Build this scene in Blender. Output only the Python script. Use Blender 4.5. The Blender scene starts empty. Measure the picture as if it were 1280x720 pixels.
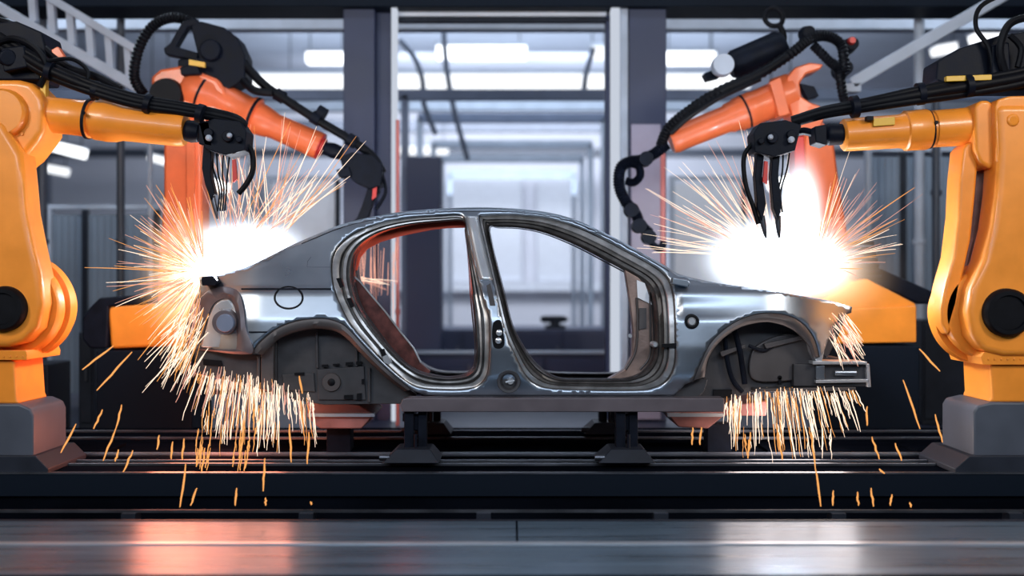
import bpy, bmesh, math, random
from mathutils import Vector, Matrix, geometry
random.seed(7)
SC = bpy.context.scene
COL = SC.collection
PI = math.pi
F = 1400.0            # focal length in pixels of a 1280 wide frame
CZ = 1.25             # camera height

# ------------------------------------------------------------------ camera
cam = bpy.data.cameras.new('camera'); camo = bpy.data.objects.new('camera', cam); COL.objects.link(camo)
camo.location = (0, 0, CZ); camo.rotation_euler = (PI/2, 0, 0)
cam.sensor_width = 36; cam.lens = 36*F/1280; cam.clip_end = 200
cam.dof.use_dof = True; cam.dof.focus_distance = 7.1; cam.dof.aperture_fstop = 0.62
SC.camera = camo
SC.view_settings.view_transform = 'Standard'; SC.view_settings.look = 'None'
SC.view_settings.exposure = 0.0; SC.view_settings.gamma = 1; SC.view_settings.use_curve_mapping = False
# ------------------------------------------------------------------ world
w = bpy.data.worlds.new('world'); SC.world = w; w.use_nodes = True
w.node_tree.nodes['Background'].inputs[0].default_value = (0.25, 0.4, 0.75, 1)
w.node_tree.nodes['Background'].inputs[1].default_value = 0.03

def P(px, py, Y): return Vector(((px-640)*Y/F, Y, CZ-(py-360)*Y/F))

def area(name, loc, target, sx, sy, power, col):
    l = bpy.data.lights.new(name, 'AREA'); l.shape = 'RECTANGLE'; l.size = sx; l.size_y = sy; l.energy = power; l.color = col
    o = bpy.data.objects.new(name, l); COL.objects.link(o); o.location = loc
    o.rotation_euler = (Vector(target)-Vector(loc)).to_track_quat('-Z', 'Y').to_euler()
    return o
def point(name, loc, power, col, r=0.08):
    l = bpy.data.lights.new(name, 'POINT'); l.energy = power; l.color = col; l.shadow_soft_size = r
    o = bpy.data.objects.new(name, l); COL.objects.link(o); o.location = loc
    return o
COOL = (0.72, 0.85, 1.0)
area('front_fill', (0, -1.5, 4.3), (0, 7.4, 1.2), 9, 0.9, 360, (0.74, 0.86, 1.0))  # unseen area light added to brighten the car side
area('left_front_fill', (-4.6, 2.4, 4.2), (-3.4, 7.4, 1.6), 1.2, 1.2, 135, (1.0, 0.93, 0.84))  # added fill for the left front robot, no fixture built
area('right_front_fill', (4.6, 2.4, 4.2), (3.4, 7.4, 1.6), 1.2, 1.2, 135, (1.0, 0.93, 0.84))  # same fill, unseen, for the right front robot
area('cell_ceiling_lamp', (0, 8.4, 5.6), (0, 8.4, 0), 6, 0.5, 50, COOL)
area('left_side_fill', (-5.5, 10.4, 5.6), (-4.8, 12.2, 1.5), 2.5, 0.4, 130, COOL)  # unseen light added to brighten the left fence and background
area('right_side_fill', (5.5, 10.4, 5.6), (4.8, 12.2, 1.5), 2.5, 0.4, 100, COOL)  # matching added light for the right background
area('hall_lamp_near', (0, 17, 6.3), (0, 20, 0), 5, 3, 300, COOL)
area('hall_lamp_far', (0, 27, 6.3), (0, 33.8, 2.5), 9, 2, 800, (0.84, 0.9, 1.0))
area('hall_lamp_up', (0, 24, 3.9), (0, 25, 7), 12, 4, 500, COOL)
point('left_weld_arc', P(300, 318, 7.45), 60, (0.82, 0.9, 1.0), 0.06)
point('left_weld_flare', P(215, 345, 7.5), 12, (1.0, 0.78, 0.6), 0.08)
point('right_weld_arc', P(985, 322, 7.45), 60, (0.82, 0.9, 1.0), 0.06)
point('right_weld_flare', P(1100, 340, 7.3), 8, (1.0, 0.8, 0.65), 0.08)
point('left_spark_light', P(268, 528, 7.3), 95, (1.0, 0.27, 0.15), 0.5)
point('right_spark_light', P(985, 528, 7.3), 55, (0.95, 0.8, 0.75), 0.45)
point('cabin_red_light', P(500, 350, 7.8), 3, (1.0, 0.12, 0.05), 0.08)

# ------------------------------------------------------------------ materials
def mat(name, col, rough=0.5, metal=0.0, var=0.0, vscale=6.0, bump=0.0, bscale=60.0, coat=0.0, stretch=None, emit=None, es=0, spec=0.5):
    m = bpy.data.materials.new(name); m.use_nodes = True
    nt = m.node_tree; b = nt.nodes['Principled BSDF']
    b.inputs['Base Color'].default_value = (*col, 1); b.inputs['Roughness'].default_value = rough
    b.inputs['Metallic'].default_value = metal; b.inputs['Coat Weight'].default_value = coat
    b.inputs['Specular IOR Level'].default_value = spec
    if emit:
        b.inputs['Emission Color'].default_value = (*emit, 1); b.inputs['Emission Strength'].default_value = es
    tc = nt.nodes.new('ShaderNodeTexCoord'); mp = nt.nodes.new('ShaderNodeMapping')
    nt.links.new(tc.outputs['Object'], mp.inputs[0])
    if stretch: mp.inputs['Scale'].default_value = stretch
    if var:
        n = nt.nodes.new('ShaderNodeTexNoise'); n.inputs['Scale'].default_value = vscale; n.inputs['Detail'].default_value = 6
        r = nt.nodes.new('ShaderNodeValToRGB')
        r.color_ramp.elements[0].position = 0.3; r.color_ramp.elements[1].position = 0.7
        r.color_ramp.elements[0].color = (*[c*(1-var) for c in col], 1); r.color_ramp.elements[1].color = (*[min(1, c*(1+var)) for c in col], 1)
        nt.links.new(mp.outputs[0], n.inputs['Vector']); nt.links.new(n.outputs[0], r.inputs[0]); nt.links.new(r.outputs[0], b.inputs['Base Color'])
        mr = nt.nodes.new('ShaderNodeMapRange'); mr.inputs[3].default_value = max(0.03, rough-0.08); mr.inputs[4].default_value = rough+0.1
        nt.links.new(n.outputs[0], mr.inputs[0]); nt.links.new(mr.outputs[0], b.inputs['Roughness'])
    if bump:
        n2 = nt.nodes.new('ShaderNodeTexNoise'); n2.inputs['Scale'].default_value = bscale; n2.inputs['Detail'].default_value = 4
        bp = nt.nodes.new('ShaderNodeBump'); bp.inputs['Strength'].default_value = bump; bp.inputs['Distance'].default_value = 0.01
        nt.links.new(mp.outputs[0], n2.inputs['Vector']); nt.links.new(n2.outputs[0], bp.inputs['Height']); nt.links.new(bp.outputs[0], b.inputs['Normal'])
    return m
def emis(name, col, s):
    m = bpy.data.materials.new(name); m.use_nodes = True; nt = m.node_tree; nt.nodes.clear()
    e = nt.nodes.new('ShaderNodeEmission'); e.inputs[0].default_value = (*col, 1); e.inputs[1].default_value = s
    o = nt.nodes.new('ShaderNodeOutputMaterial'); nt.links.new(e.outputs[0], o.inputs[0]); return m
ORANGE = mat('orange_robot_paint', (0.9, 0.29, 0.028), 0.38, var=0.10, vscale=5, bump=0.05, bscale=120, coat=0.25)
REDOR = mat('red_orange_paint', (0.78, 0.15, 0.045), 0.42, var=0.12, vscale=5, coat=0.15)  # redder, less glossy copy of the orange, mostly for the rear robots
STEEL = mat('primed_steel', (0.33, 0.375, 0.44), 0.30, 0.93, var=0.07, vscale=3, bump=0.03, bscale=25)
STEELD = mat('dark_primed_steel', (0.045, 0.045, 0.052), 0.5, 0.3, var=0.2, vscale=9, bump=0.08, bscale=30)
SURR = mat('warm_grey_sheet', (0.13, 0.11, 0.125), 0.42, 0.4, var=0.1, vscale=8)
REDP = mat('red_lit_rail', (0.72, 0.1, 0.05), 0.5, spec=0.2)  # red light on the inner roof rail is put into this colour
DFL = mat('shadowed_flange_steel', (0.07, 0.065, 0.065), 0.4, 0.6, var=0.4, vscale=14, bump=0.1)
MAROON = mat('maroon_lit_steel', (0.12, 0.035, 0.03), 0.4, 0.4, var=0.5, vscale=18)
ARCHM = mat('brown_grey_steel', (0.08, 0.072, 0.075), 0.45, 0.4, var=0.12, vscale=8)
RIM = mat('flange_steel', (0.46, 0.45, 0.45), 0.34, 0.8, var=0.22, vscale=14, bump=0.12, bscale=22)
BRIGHT = mat('bright_steel', (0.62, 0.65, 0.7), 0.3, 0.7, var=0.05)
INNER = mat('inner_brown_steel', (0.30, 0.21, 0.18), 0.4, 0.6, var=0.25, vscale=12, bump=0.1)
BLACK = mat('black_rubber', (0.003, 0.0035, 0.006), 0.5, var=0.3, vscale=10, spec=0.15)
NAVY = mat('navy_black_metal', (0.004, 0.006, 0.013), 0.5, 0.0, var=0.3, vscale=12, bump=0.1, spec=0.12)
BEAMM = mat('blue_black_paint', (0.006, 0.010, 0.018), 0.5, spec=0.08)
BLUEG = mat('blue_grey_paint', (0.17, 0.21, 0.31), 0.45, var=0.1, vscale=4)
FENCE = mat('fence_panel_paint', (0.20, 0.25, 0.32), 0.5, var=0.1, vscale=2)
WEDGE = mat('red_lit_steel', (0.42, 0.17, 0.15), 0.4, 0.2, var=0.3, vscale=6)  # spark light on the wedge plates is painted into this colour
DGREY = mat('dark_grey_paint', (0.015, 0.019, 0.03), 0.5, var=0.25, vscale=5, spec=0.25)
MGREY = mat('mid_grey_paint', (0.06, 0.07, 0.095), 0.45, var=0.15, vscale=4)
LGREY = mat('light_grey_paint', (0.42, 0.47, 0.56), 0.45, var=0.1, vscale=4)
WHITE = mat('white_paint', (0.78, 0.81, 0.88), 0.4, var=0.04)
MAUVE = mat('mauve_weld_lit_grey', (0.36, 0.32, 0.42), 0.4, var=0.06)  # weld light on the right column is put into this tone
COLM = mat('slate_blue_paint', (0.028, 0.036, 0.085), 0.45, var=0.08, vscale=2)
YELLOW = mat('yellow_plastic', (0.7, 0.4, 0.02), 0.4)
RED = mat('red_plastic', (0.6, 0.03, 0.02), 0.4)
PINK = mat('pink_surface', (0.7, 0.2, 0.18), 0.4)  # pipe colour, and weld light painted along the column edge
BED = mat('oiled_black_steel', (0.003, 0.004, 0.007), 0.6, 0.0, var=0.4, vscale=4, bump=0.1, stretch=(0.3, 1, 1), spec=0.0)
RAIL = mat('worn_rail_steel', (0.15, 0.16, 0.19), 0.35, 0.9, var=0.25, vscale=5)
FLOORM = mat('polished_floor', (0.115, 0.175, 0.24), 0.28, 0.55, var=0.35, vscale=2.2, bump=0.5, bscale=5, stretch=(0.35, 7, 1))
HFLOOR = mat('dark_hall_floor', (0.018, 0.024, 0.05), 0.4, var=0.2, vscale=1.5)
WALLM = mat('pale_wall_panel', (0.74, 0.75, 0.82), 0.6, var=0.04, vscale=0.5)
SIDEM = mat('slate_wall', (0.10, 0.12, 0.17), 0.6, var=0.2, vscale=0.7)
CEILM = mat('pale_ceiling', (0.5, 0.53, 0.62), 0.6, var=0.15, vscale=0.4)
LAMP = emis('lamp_diffuser', (0.93, 0.96, 1.0), 3.0)
STRIP = emis('glowing_edge_trim', (0.80, 0.87, 1.0), 0.72)  # emission added to brighten the portal edge trim, no lamp there
LAMPB = emis('long_lamp_diffuser', (0.93, 0.96, 1.0), 1.6)
S_WHITE = emis('spark_white', (1.0, 0.76, 0.58), 1.6)
S_ORANGE = emis('spark_orange', (1.0, 0.42, 0.12), 1.1)
S_PINK = emis('spark_pink', (1.0, 0.48, 0.36), 1.0)
SPARKS = [S_WHITE, S_ORANGE, S_PINK]

# ------------------------------------------------------------------ mesh helpers
def catmull(pts, n=8, closed=False):
    out = []; N = len(pts); pts = [tuple(p) for p in pts]
    rng = N if closed else N-1
    for i in range(rng):
        if closed: p0, p1, p2, p3 = pts[(i-1) % N], pts[i], pts[(i+1) % N], pts[(i+2) % N]
        else: p0, p1, p2, p3 = pts[max(i-1, 0)], pts[i], pts[i+1], pts[min(i+2, N-1)]
        for k in range(n):
            t = k/n
            out.append(tuple(0.5*((2*b)+(-a+c)*t+(2*a-5*b+4*c-d)*t*t+(-a+3*b-3*c+d)*t**3) for a, b, c, d in zip(p0, p1, p2, p3)))
    if not closed: out.append(pts[-1])
    return out

class M:
    def __init__(s): s.bm = bmesh.new()
    def face(s, vs, mi=0):
        try:
            f = s.bm.faces.new(vs); f.material_index = mi; return f
        except ValueError: return None
    def prism(s, pts, Y, th, smooth=False, mi=0):
        """outline given in frame pixels at distance Y, extruded th metres away from the viewer"""
        if smooth: pts = catmull(pts, 5, True)
        a = [s.bm.verts.new(P(x, y, Y)) for x, y in pts]
        b = [s.bm.verts.new(v.co+Vector((0, th, 0))) for v in a]
        n = len(a); s.face(a, mi); s.face(b[::-1], mi)
        for i in range(n): s.face([a[i], b[i], b[(i+1) % n], a[(i+1) % n]], mi)
        return s
    def box(s, x0, x1, y0, y1, z0, z1, mi=0):
        v = [s.bm.verts.new((x, y, z)) for z in (z0, z1) for x, y in ((x0, y0), (x1, y0), (x1, y1), (x0, y1))]
        for q in ((0, 3, 2, 1), (4, 5, 6, 7), (0, 1, 5, 4), (1, 2, 6, 5), (2, 3, 7, 6), (3, 0, 4, 7)): s.face([v[i] for i in q], mi)
        return s
    def beam(s, a, b, w_, h_):
        a, b = Vector(a), Vector(b); d = (b-a).normalized()
        up = Vector((0, 0, 1)) if abs(d.z) < 0.95 else Vector((0, 1, 0))
        r = d.cross(up).normalized(); u = r.cross(d)
        v = [s.bm.verts.new(p+r*i*w_/2+u*j*h_/2) for p in (a, b) for i, j in ((-1, -1), (1, -1), (1, 1), (-1, 1))]
        for q in ((0, 3, 2, 1), (4, 5, 6, 7), (0, 1, 5, 4), (1, 2, 6, 5), (2, 3, 7, 6), (3, 0, 4, 7)): s.face([v[i] for i in q])
        return s
    def lathe(s, a, b, prof, n=28, caps=True, mi=0):
        """prof: (t along a-b, radius metres)"""
        a, b = Vector(a), Vector(b); d = b-a; dn = d.normalized()
        up = Vector((0, 0, 1)) if abs(dn.z) < 0.9 else Vector((0, 1, 0))
        r = dn.cross(up).normalized(); u = r.cross(dn)
        rings = []
        for t, rad in prof:
            c = a+d*t
            rings.append([s.bm.verts.new(c+(r*math.cos(2*PI*k/n)+u*math.sin(2*PI*k/n))*rad) for k in range(n)])
        for i in range(len(rings)-1):
            for k in range(n): s.face([rings[i][k], rings[i][(k+1) % n], rings[i+1][(k+1) % n], rings[i+1][k]], mi)
        if caps: s.face(rings[0][::-1], mi); s.face(rings[-1], mi)
        return s
    def L(s, a, b, prof, n=28):
        """lathe between two (px,py,Y) points, radii in pixels at their distance"""
        k = (a[2]+b[2])/2/F
        return s.lathe(P(*a), P(*b), [(t, r*k) for t, r in prof], n)
    def disc(s, px, py, Y, prof, n=40):
        """turned shape about a line of sight axis; prof: (dY metres, radius px)"""
        c = P(px, py, Y); k = Y/F
        return s.lathe(c, c+Vector((0, 1, 0)), [(t, r*k) for t, r in prof], n)
    def tube(s, pts, r, n=8, taper=None, mi=0, sm=0):
        if sm: pts = catmull(pts, sm)
        pts = [Vector(p) for p in pts]; rings = []; prev = None
        for i, p in enumerate(pts):
            d = (pts[min(i+1, len(pts)-1)]-pts[max(i-1, 0)])
            if d.length < 1e-9: d = Vector((0, 0, 1))
            d.normalize()
            if prev is None:
                up = Vector((0, 1, 0)) if abs(d.y) < 0.9 else Vector((0, 0, 1)); rr = d.cross(up).normalized()
            else:
                rr = (prev-d*prev.dot(d))
                rr = rr.normalized() if rr.length > 1e-6 else d.cross(Vector((1, 0, 0))).normalized()
            prev = rr; u = rr.cross(d)
            ra = r*(taper(i/(len(pts)-1)) if taper else 1)
            rings.append([s.bm.verts.new(p+(rr*math.cos(2*PI*k/n)+u*math.sin(2*PI*k/n))*ra) for k in range(n)])
        for i in range(len(rings)-1):
            for k in range(n): s.face([rings[i][k], rings[i][(k+1) % n], rings[i+1][(k+1) % n], rings[i+1][k]], mi)
        s.face(rings[0][::-1], mi); s.face(rings[-1], mi)
        return s
    def T(s, pts, rpx, n=8, sm=6, **kw):
        Y = pts[0][2]
        return s.tube([P(*p) for p in (catmull(pts, sm) if sm else pts)], rpx*Y/F, n, **kw)
    def ribbed(s, pts, rpx, step=1):
        """corrugated hose"""
        q = catmull(pts, 14); Y = pts[0][2]; cnt = [0]
        vs = [P(*p) for p in q]; N = len(vs)
        return s.tube(vs, rpx*Y/F, 10, taper=lambda t: 1.12 if int(round(t*(N-1))) % 2 else 0.9)
    def loft(s, pairs, prof, depth, closed=True, n=6, mi=0):
        """pairs of (outer x,y, inner x,y) in pixels; prof: (t, extra depth)"""
        q = catmull(pairs, n, closed); rows = []
        for ox, oy, ix, iy in q:
            row = []
            for t, dd in [q_[:2] for q_ in prof]:
                x, y = ox+(ix-ox)*t, oy+(iy-oy)*t
                row.append(s.bm.verts.new(P(x, y, 7.0+depth(x, y)+dd)))
            rows.append(row)
        R = len(rows)
        for i in range(R if closed else R-1):
            a, b = rows[i], rows[(i+1) % R]
            for k in range(len(prof)-1): s.face([a[k], a[k+1], b[k+1], b[k]], prof[k][2] if len(prof[k]) > 2 else mi)
        return s
    def obj(s, name, m, parent=None, bevel=0.0, smooth=True, flip=None, seg=2):
        if flip is not None:
            for v in s.bm.verts: v.co.y = 2*flip-v.co.y
        bmesh.ops.recalc_face_normals(s.bm, faces=s.bm.faces)
        me = bpy.data.meshes.new(name)
        for f in s.bm.faces: f.smooth = smooth
        if smooth and not bevel:
            for e in s.bm.edges:
                if len(e.link_faces) == 2 and e.calc_face_angle(0) > math.radians(42): e.smooth = False
        s.bm.to_mesh(me); s.bm.free()
        o = bpy.data.objects.new(name, me); COL.objects.link(o)
        for mm in (m if isinstance(m, list) else [m]): me.materials.append(mm)
        if parent is not None:
            o.parent = parent; o.matrix_parent_inverse = Matrix.Translation(parent.location).inverted()
        if bevel:
            b = o.modifiers.new('bevel', 'BEVEL'); b.width = bevel; b.segments = seg; b.limit_method = 'ANGLE'; b.angle_limit = math.radians(35)
            b.harden_normals = True
        return o

_obj = M.obj
SPLIT = {'cable_clamp', 'electrode_tip', 'hose_coupling', 'slot_hole', 'hinge_bolt', 'stiffening_rib', 'gun_cable', 'gun_bolt', 'flange_slot', 'pillar_rib', 'flange_strip', 'rail_flange', 'keyhole_slot', 'forearm_plug', 'brace', 'pillar_piece'}
def obj_split(s, name, m, parent=None, **kw):
    if name not in SPLIT: return _obj(s, name, m, parent, **kw)
    s.bm.verts.index_update(); seen = set(); last = None
    for v in s.bm.verts:
        if v in seen: continue
        isl = [v]; seen.add(v)
        for u in isl:
            for e in u.link_edges:
                o = e.other_vert(u)
                if o not in seen: seen.add(o); isl.append(o)
        n = M(); mp = {u: n.bm.verts.new(u.co) for u in isl}
        for f in {f for u in isl for f in u.link_faces}: n.face([mp[u] for u in f.verts])
        last = _obj(n, name, m, parent, **kw)
    s.bm.free(); return last
M.obj = obj_split
def tag(o, label, cat, group=None, kind=None):
    o['label'] = label; o['category'] = cat
    if group: o['group'] = group
    if kind: o['kind'] = kind
    return o
def thing(name, loc, label, cat, group=None):
    o = bpy.data.objects.new(name, None); COL.objects.link(o); o.location = loc; o.empty_display_size = 0.2
    return tag(o, label, cat, group)
def struct(o): o['kind'] = 'structure'; return o

# ------------------------------------------------------------------ the hall
struct(M().box(-14, 14, 4.888, 6.03, -0.1, 0.0).obj('floor', FLOORM, smooth=False))
struct(M().box(-14, 14, -6, 4.888, -0.1, -0.004).obj('floor', BED, smooth=False))
struct(M().box(-14, 14, 6.685, 6.7, -0.9, 0.0).obj('trim_8', BED, smooth=False))
struct(M().box(0.02, 0.03, 5.5, 6.0, 0.0, 0.003).obj('trim_9', BED, smooth=False))
struct(M().box(-14, 14, 6.03, 6.7, -1.0, -0.9).obj('floor', BED, smooth=False))
struct(M().box(-14, 14, 6.7, 34, -0.1, 0.0).obj('floor', HFLOOR, smooth=False))
struct(M().box(-14, 14, 5.45, 5.495, 0.0, 0.006).obj('trim_1', BRIGHT, smooth=False))
struct(M().box(-14, 14, 6.0, 6.03, -0.9, 0.004).obj('trim_2', DGREY, smooth=False))
struct(M().box(-14, 14, 34, 34.2, 0, 7).obj('wall_back', WALLM, smooth=False))
struct(M().box(-14.2, -14, -6, 34, 0, 7).obj('wall_left', SIDEM, smooth=False))
struct(M().box(14, 14.2, -6, 34, 0, 7).obj('wall_right', SIDEM, smooth=False))
struct(M().box(-14, 14, -6.2, -6, 0, 7).obj('wall_front', SIDEM, smooth=False))
struct(M().box(-14, 14, -6, 34, 7, 7.2).obj('ceiling', CEILM, smooth=False))
# pale panels and a band on the back wall
for i, (a, b) in enumerate(((330, 415), (556, 652), (672, 738), (836, 925))):
    m = M(); m.prism([(a, 226), (b, 226), (b, 352), (a, 352)], 33.7, 0.2)
    struct(m.obj('trim_%d' % (i+3), WHITE, smooth=False))
struct(M().prism([(300, 353), (980, 353), (980, 364), (300, 364)], 33.5, 0.25).obj('trim_7', WHITE, smooth=False))

# portal of slate columns with white edge strips
pt = thing('portal_frame', (0, 10.6, 0), 'slate blue steel portal with glowing white edge trim framing the bright aisle behind the car', 'portal frame')
def colm(x0, x1, y0, y1, Y, th, name, m, par=pt):
    a, b = P(x0, y0, Y), P(x1, y1, Y)
    return M().box(a.x, b.x, Y, Y+th, b.z, a.z).obj(name, m, par, bevel=0.008)
FY = 360+CZ*F/10.5
colm(429, 468, 8, FY, 10.5, 0.35, 'column', COLM)
colm(470, 489, 8, FY, 10.62, 0.25, 'column_web', COLM)
colm(786, 833, 8, FY, 10.5, 0.35, 'column', COLM)
colm(789, 826, 155, FY-2, 10.46, 0.03, 'weld_lit_panel', MAUVE)['label'] = 'pale mauve panel of weld light on the column'  # pale panel added where weld light falls on the column
colm(826, 832, 190, 420, 10.44, 0.05, 'weld_lit_edge', PINK)  # pink strip paints the lit edge of the column
colm(489, 496, 8, FY, 10.45, 0.12, 'glowing_edge_trim', STRIP)
colm(764, 775, 8, FY, 10.45, 0.12, 'glowing_edge_trim', STRIP)
colm(776, 785, 8, FY, 10.48, 0.12, 'edge_channel', LGREY)
colm(757, 763, 8, FY, 10.6, 0.15, 'edge_channel', COLM)
colm(-300, 1580, -14, 8, 10.4, 0.5, 'top_beam', BEAMM)
colm(497, 764, 10, 20, 10.6, 0.1, 'header_strip', WHITE)
colm(497, 764, 22, 27, 10.6, 0.1, 'header_rail', DGREY)

# receding aisle frames
hs = [(14.8, 118, 7), (17.2, 147, 6), (20.2, 180, 5), (22.6, 198, 5), (25.6, 218, 5)]
words = ['nearest and tallest looking of', 'second in line of', 'middle one of', 'fourth in line of', 'farthest and lowest looking of']
for i, (Y, py, h) in enumerate(hs):
    t = thing('aisle_frame', (0, Y, 0), 'grey overhead crossbar frame, %s the frames receding down the aisle' % words[i], 'frame', 'frames down the aisle')
    z = P(0, py, Y).z; hh = h*Y/F
    M().box(-6.5 if i in (0,) else -1.45, 6.5 if i == 0 else 1.45, Y, Y+0.12, z-hh, z+hh).obj('crossbar', BLUEG if i < 2 else LGREY, t, bevel=0.01)
    for sx in (-1, 1):
        M().box(sx*1.42-0.05, sx*1.42+0.05, Y, Y+0.12, 0, z).obj('post', LGREY if i else BLUEG, t, bevel=0.01)
        M().box(sx*1.42-0.11, sx*1.42+0.11, Y-0.06, Y+0.18, 0, 0.03).obj('foot_plate', MGREY, t)
# plain high roof beams
for i, (Y, z, hh, m, wd) in enumerate(((12.5, 4.22, 0.08, LGREY, 'pale roof beam closest behind the portal top'), (14.0, 4.65, 0.04, MGREY, 'thin grey roof pipe above the aisle lamps'), (19.0, 4.4, 0.14, LGREY, 'wide pale roof beam behind the row of three lamps'), (28.0, 5.3, 0.15, MGREY, 'broad grey roof beam under the far ceiling'), (31.0, 5.0, 0.12, MGREY, 'far thin grey roof beam just above the pale wall panels'))):
    tag(M().box(-13.9, 13.9, Y, Y+0.2, z-hh, z+hh).obj('roof_beam', m, bevel=0.01), wd, 'beam', 'roof beams')

# lamps
def lamp(px, py, Y, lpx, hpx, label, tilt=0, m=LAMP, grp='ceiling lamps'):
    c = P(px, py, Y); k = Y/F; t = thing('ceiling_lamp', c, label, 'lamp', grp)
    dx = lpx*k/2; s = math.sin(tilt)*dx; co = math.cos(tilt)*dx
    a = c+Vector((-co, 0, s)); b = c+Vector((co, 0, -s))
    M().beam(a, b, 0.3, hpx*k).obj('diffuser', m, t, bevel=0.02)
    M().beam(a+Vector((-.03, 0, hpx*k*.62)), b+Vector((.03, 0, hpx*k*.62)), 0.34, hpx*k*0.3).obj('housing', LGREY, t, bevel=0.01)
    for q in (a, b):
        q2 = q*0.85+c*0.15
        M().tube([q2+Vector((0, 0, hpx*k*.6)), Vector((q2.x, q2.y, 7.0))], 0.012, 6).obj('hanger', MGREY, t)
lamp(602, 66, 21, 112, 15, 'short white lamp seen between the two portal columns')
lamp(408, 73, 21, 48, 13, 'short white lamp left of the left portal column')
lamp(862, 73, 21, 62, 14, 'short white lamp right of the right portal column')
lamp(626, 102, 23, 620, 17, 'long continuous white lamp row spanning behind both portal columns', m=LAMPB)
lamp(520, 188, 26, 80, 9, 'small far lamp low at the left of the aisle', m=LAMPB)
lamp(748, 66, 20, 18, 13, 'small round looking lamp beside the right white edge strip', m=LAMPB)
lamp(84, 187, 19, 44, 12, 'tilted lamp hanging under the left front robot arm', 0.25)
lamp(72, 213, 24, 24, 9, 'small dim lamp below the tilted lamp at far left', 0.2, m=LAMPB)
lamp(268, 230, 15, 34, 12, 'tilted bright lamp just above the left weld flash', 0.35)
lamp(200, 200, 17, 24, 9, 'small tilted lamp behind the left rear robot column', 0.3, m=LAMPB)
lamp(976, 228, 15, 30, 12, 'tilted bright lamp just above the right weld flash', -0.35)
lamp(1232, 44, 14, 34, 12, 'tilted lamp among hoses at the upper right corner', -0.3, m=LAMPB)
lamp(1180, 62, 17, 26, 10, 'small lamp right of the diagonal beam', -0.2, m=LAMPB)

# diagonal gantries, pipes
t = thing('ladder_tray', P(80, 50, 10), 'grey ladder shaped cable tray slanting down at the upper left', 'cable tray')
M().beam(P(30, -22, 10), P(176, 66, 10), 0.12, 0.07).obj('side_rail', LGREY, t, bevel=.005)
M().beam(P(-10, 4, 10), P(176, 112, 10), 0.12, 0.09).obj('side_rail', LGREY, t, bevel=.005)
for k in range(6):
    x = 40+k*24; M().beam(P(x, -14+(x-40)*.6, 10), P(x+3, 28+(x-40)*.6, 10), 0.06, 0.07).obj('rung', LGREY, t)
M().beam(P(40, -16, 10), P(40, -300, 10), .05, .05).obj('hanger', MGREY, t)
t = thing('diagonal_beam', P(1150, 60, 10), 'thick pale grey beam slanting up to the right at the upper right', 'beam')
M().beam(P(1062, 106, 10), P(1262, -10, 10), 0.14, 0.105).obj('beam', LGREY, t, bevel=.01)
M().beam(P(1062, 106, 10), P(1062, 116, 10), .16, .14).obj('end_plate', LGREY, t)
def pipe(px, y0, y1, Y, r, label, m=LGREY):
    mm = M(); mm.tube([P(px, y0, Y), P(px, y1, Y)], r*Y/F, 12)
    for q in (0.3, 0.62):
        yy = y0+(y1-y0)*q; mm.lathe(P(px, yy, Y), P(px, yy+6, Y), [(0, r*1.35*Y/F), (1, r*1.35*Y/F)], 12)
    tag(mm.obj('pipe', m), label, 'pipe', 'vertical pipes')
fl = lambda Y: 360+CZ*F/Y
pipe(1149, -60, fl(11), 11, 6.5, 'tall pale pipe standing behind the right front robot forearm')
pipe(1170, 120, fl(11.4), 11.4, 5, 'thinner grey pipe right of the tall pale pipe', MGREY)
pipe(53, -60, fl(11), 11, 6, 'grey pipe next to the left front robot lower arm', MGREY)
pipe(151, -60, fl(11), 11, 5, 'grey pipe crossing the ladder tray at the upper left', MGREY)
pipe(188, 150, fl(10.4), 10.4, 3.2, 'thin pale pink pipe left of the left rear robot column')
pipe(312, 120, fl(11.6), 11.6, 3.2, 'thin pale pipe right of the left weld flash')
pipe(497, 150, fl(10.2), 10.2, 2.4, 'thin pink pipe seen through the rear door opening', PINK)
pipe(1085, 190, fl(11.2), 11.2, 3.2, 'thin pipe beside the right rear robot column')

# fence panels of the cell
def fence(px0, px1, y0, Y, n, label, m=FENCE):
    t = thing('guard_fence', (P((px0+px1)/2, 0, Y).x, Y, 0), label, 'fence', 'grey guard fences')
    z1 = P(0, y0, Y).z; a, b = P(px0, 0, Y).x, P(px1, 0, Y).x
    for i in range(n):
        x0 = a+(b-a)*i/n; x1 = a+(b-a)*(i+1)/n
        mm = M().box(x0+.03, x1-.03, Y, Y+.03, .12, z1-.05)
        for k in range(5):
            xx = x0+(x1-x0)*(k+.7)/5.4; mm.box(xx, xx+.015, Y-.01, Y, .14, z1-.07)
        mm.obj('panel', m, t)
    for i in range(n+1):
        x = a+(b-a)*i/n
        M().box(x-.03, x+.03, Y-.03, Y+.05, 0, z1).obj('post', DGREY if i % 2 else LGREY, t, bevel=.004)
    M().box(a-.03, b+.03, Y-.03, Y+.05, z1, z1+.05).obj('top_rail', LGREY, t, bevel=.004)
fence(62, 196, 262, 12, 3, 'grey panelled guard fence behind the left front robot')
fence(1085, 1215, 190, 12, 3, 'grey panelled guard fence behind the right front robot')
fence(336, 422, 225, 14, 1, 'single pale fence panel right of the left weld flash', WHITE)
fence(840, 930, 225, 14, 1, 'single pale fence panel right of the right portal column', WHITE)
tag(M().box(P(508,0,14).x, P(551,0,14).x, 14.0, 14.5, 0, P(0,196,14).z).obj('support_column', COLM, bevel=.01), 'slate blue square column standing left inside the bright aisle', 'column')
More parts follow.
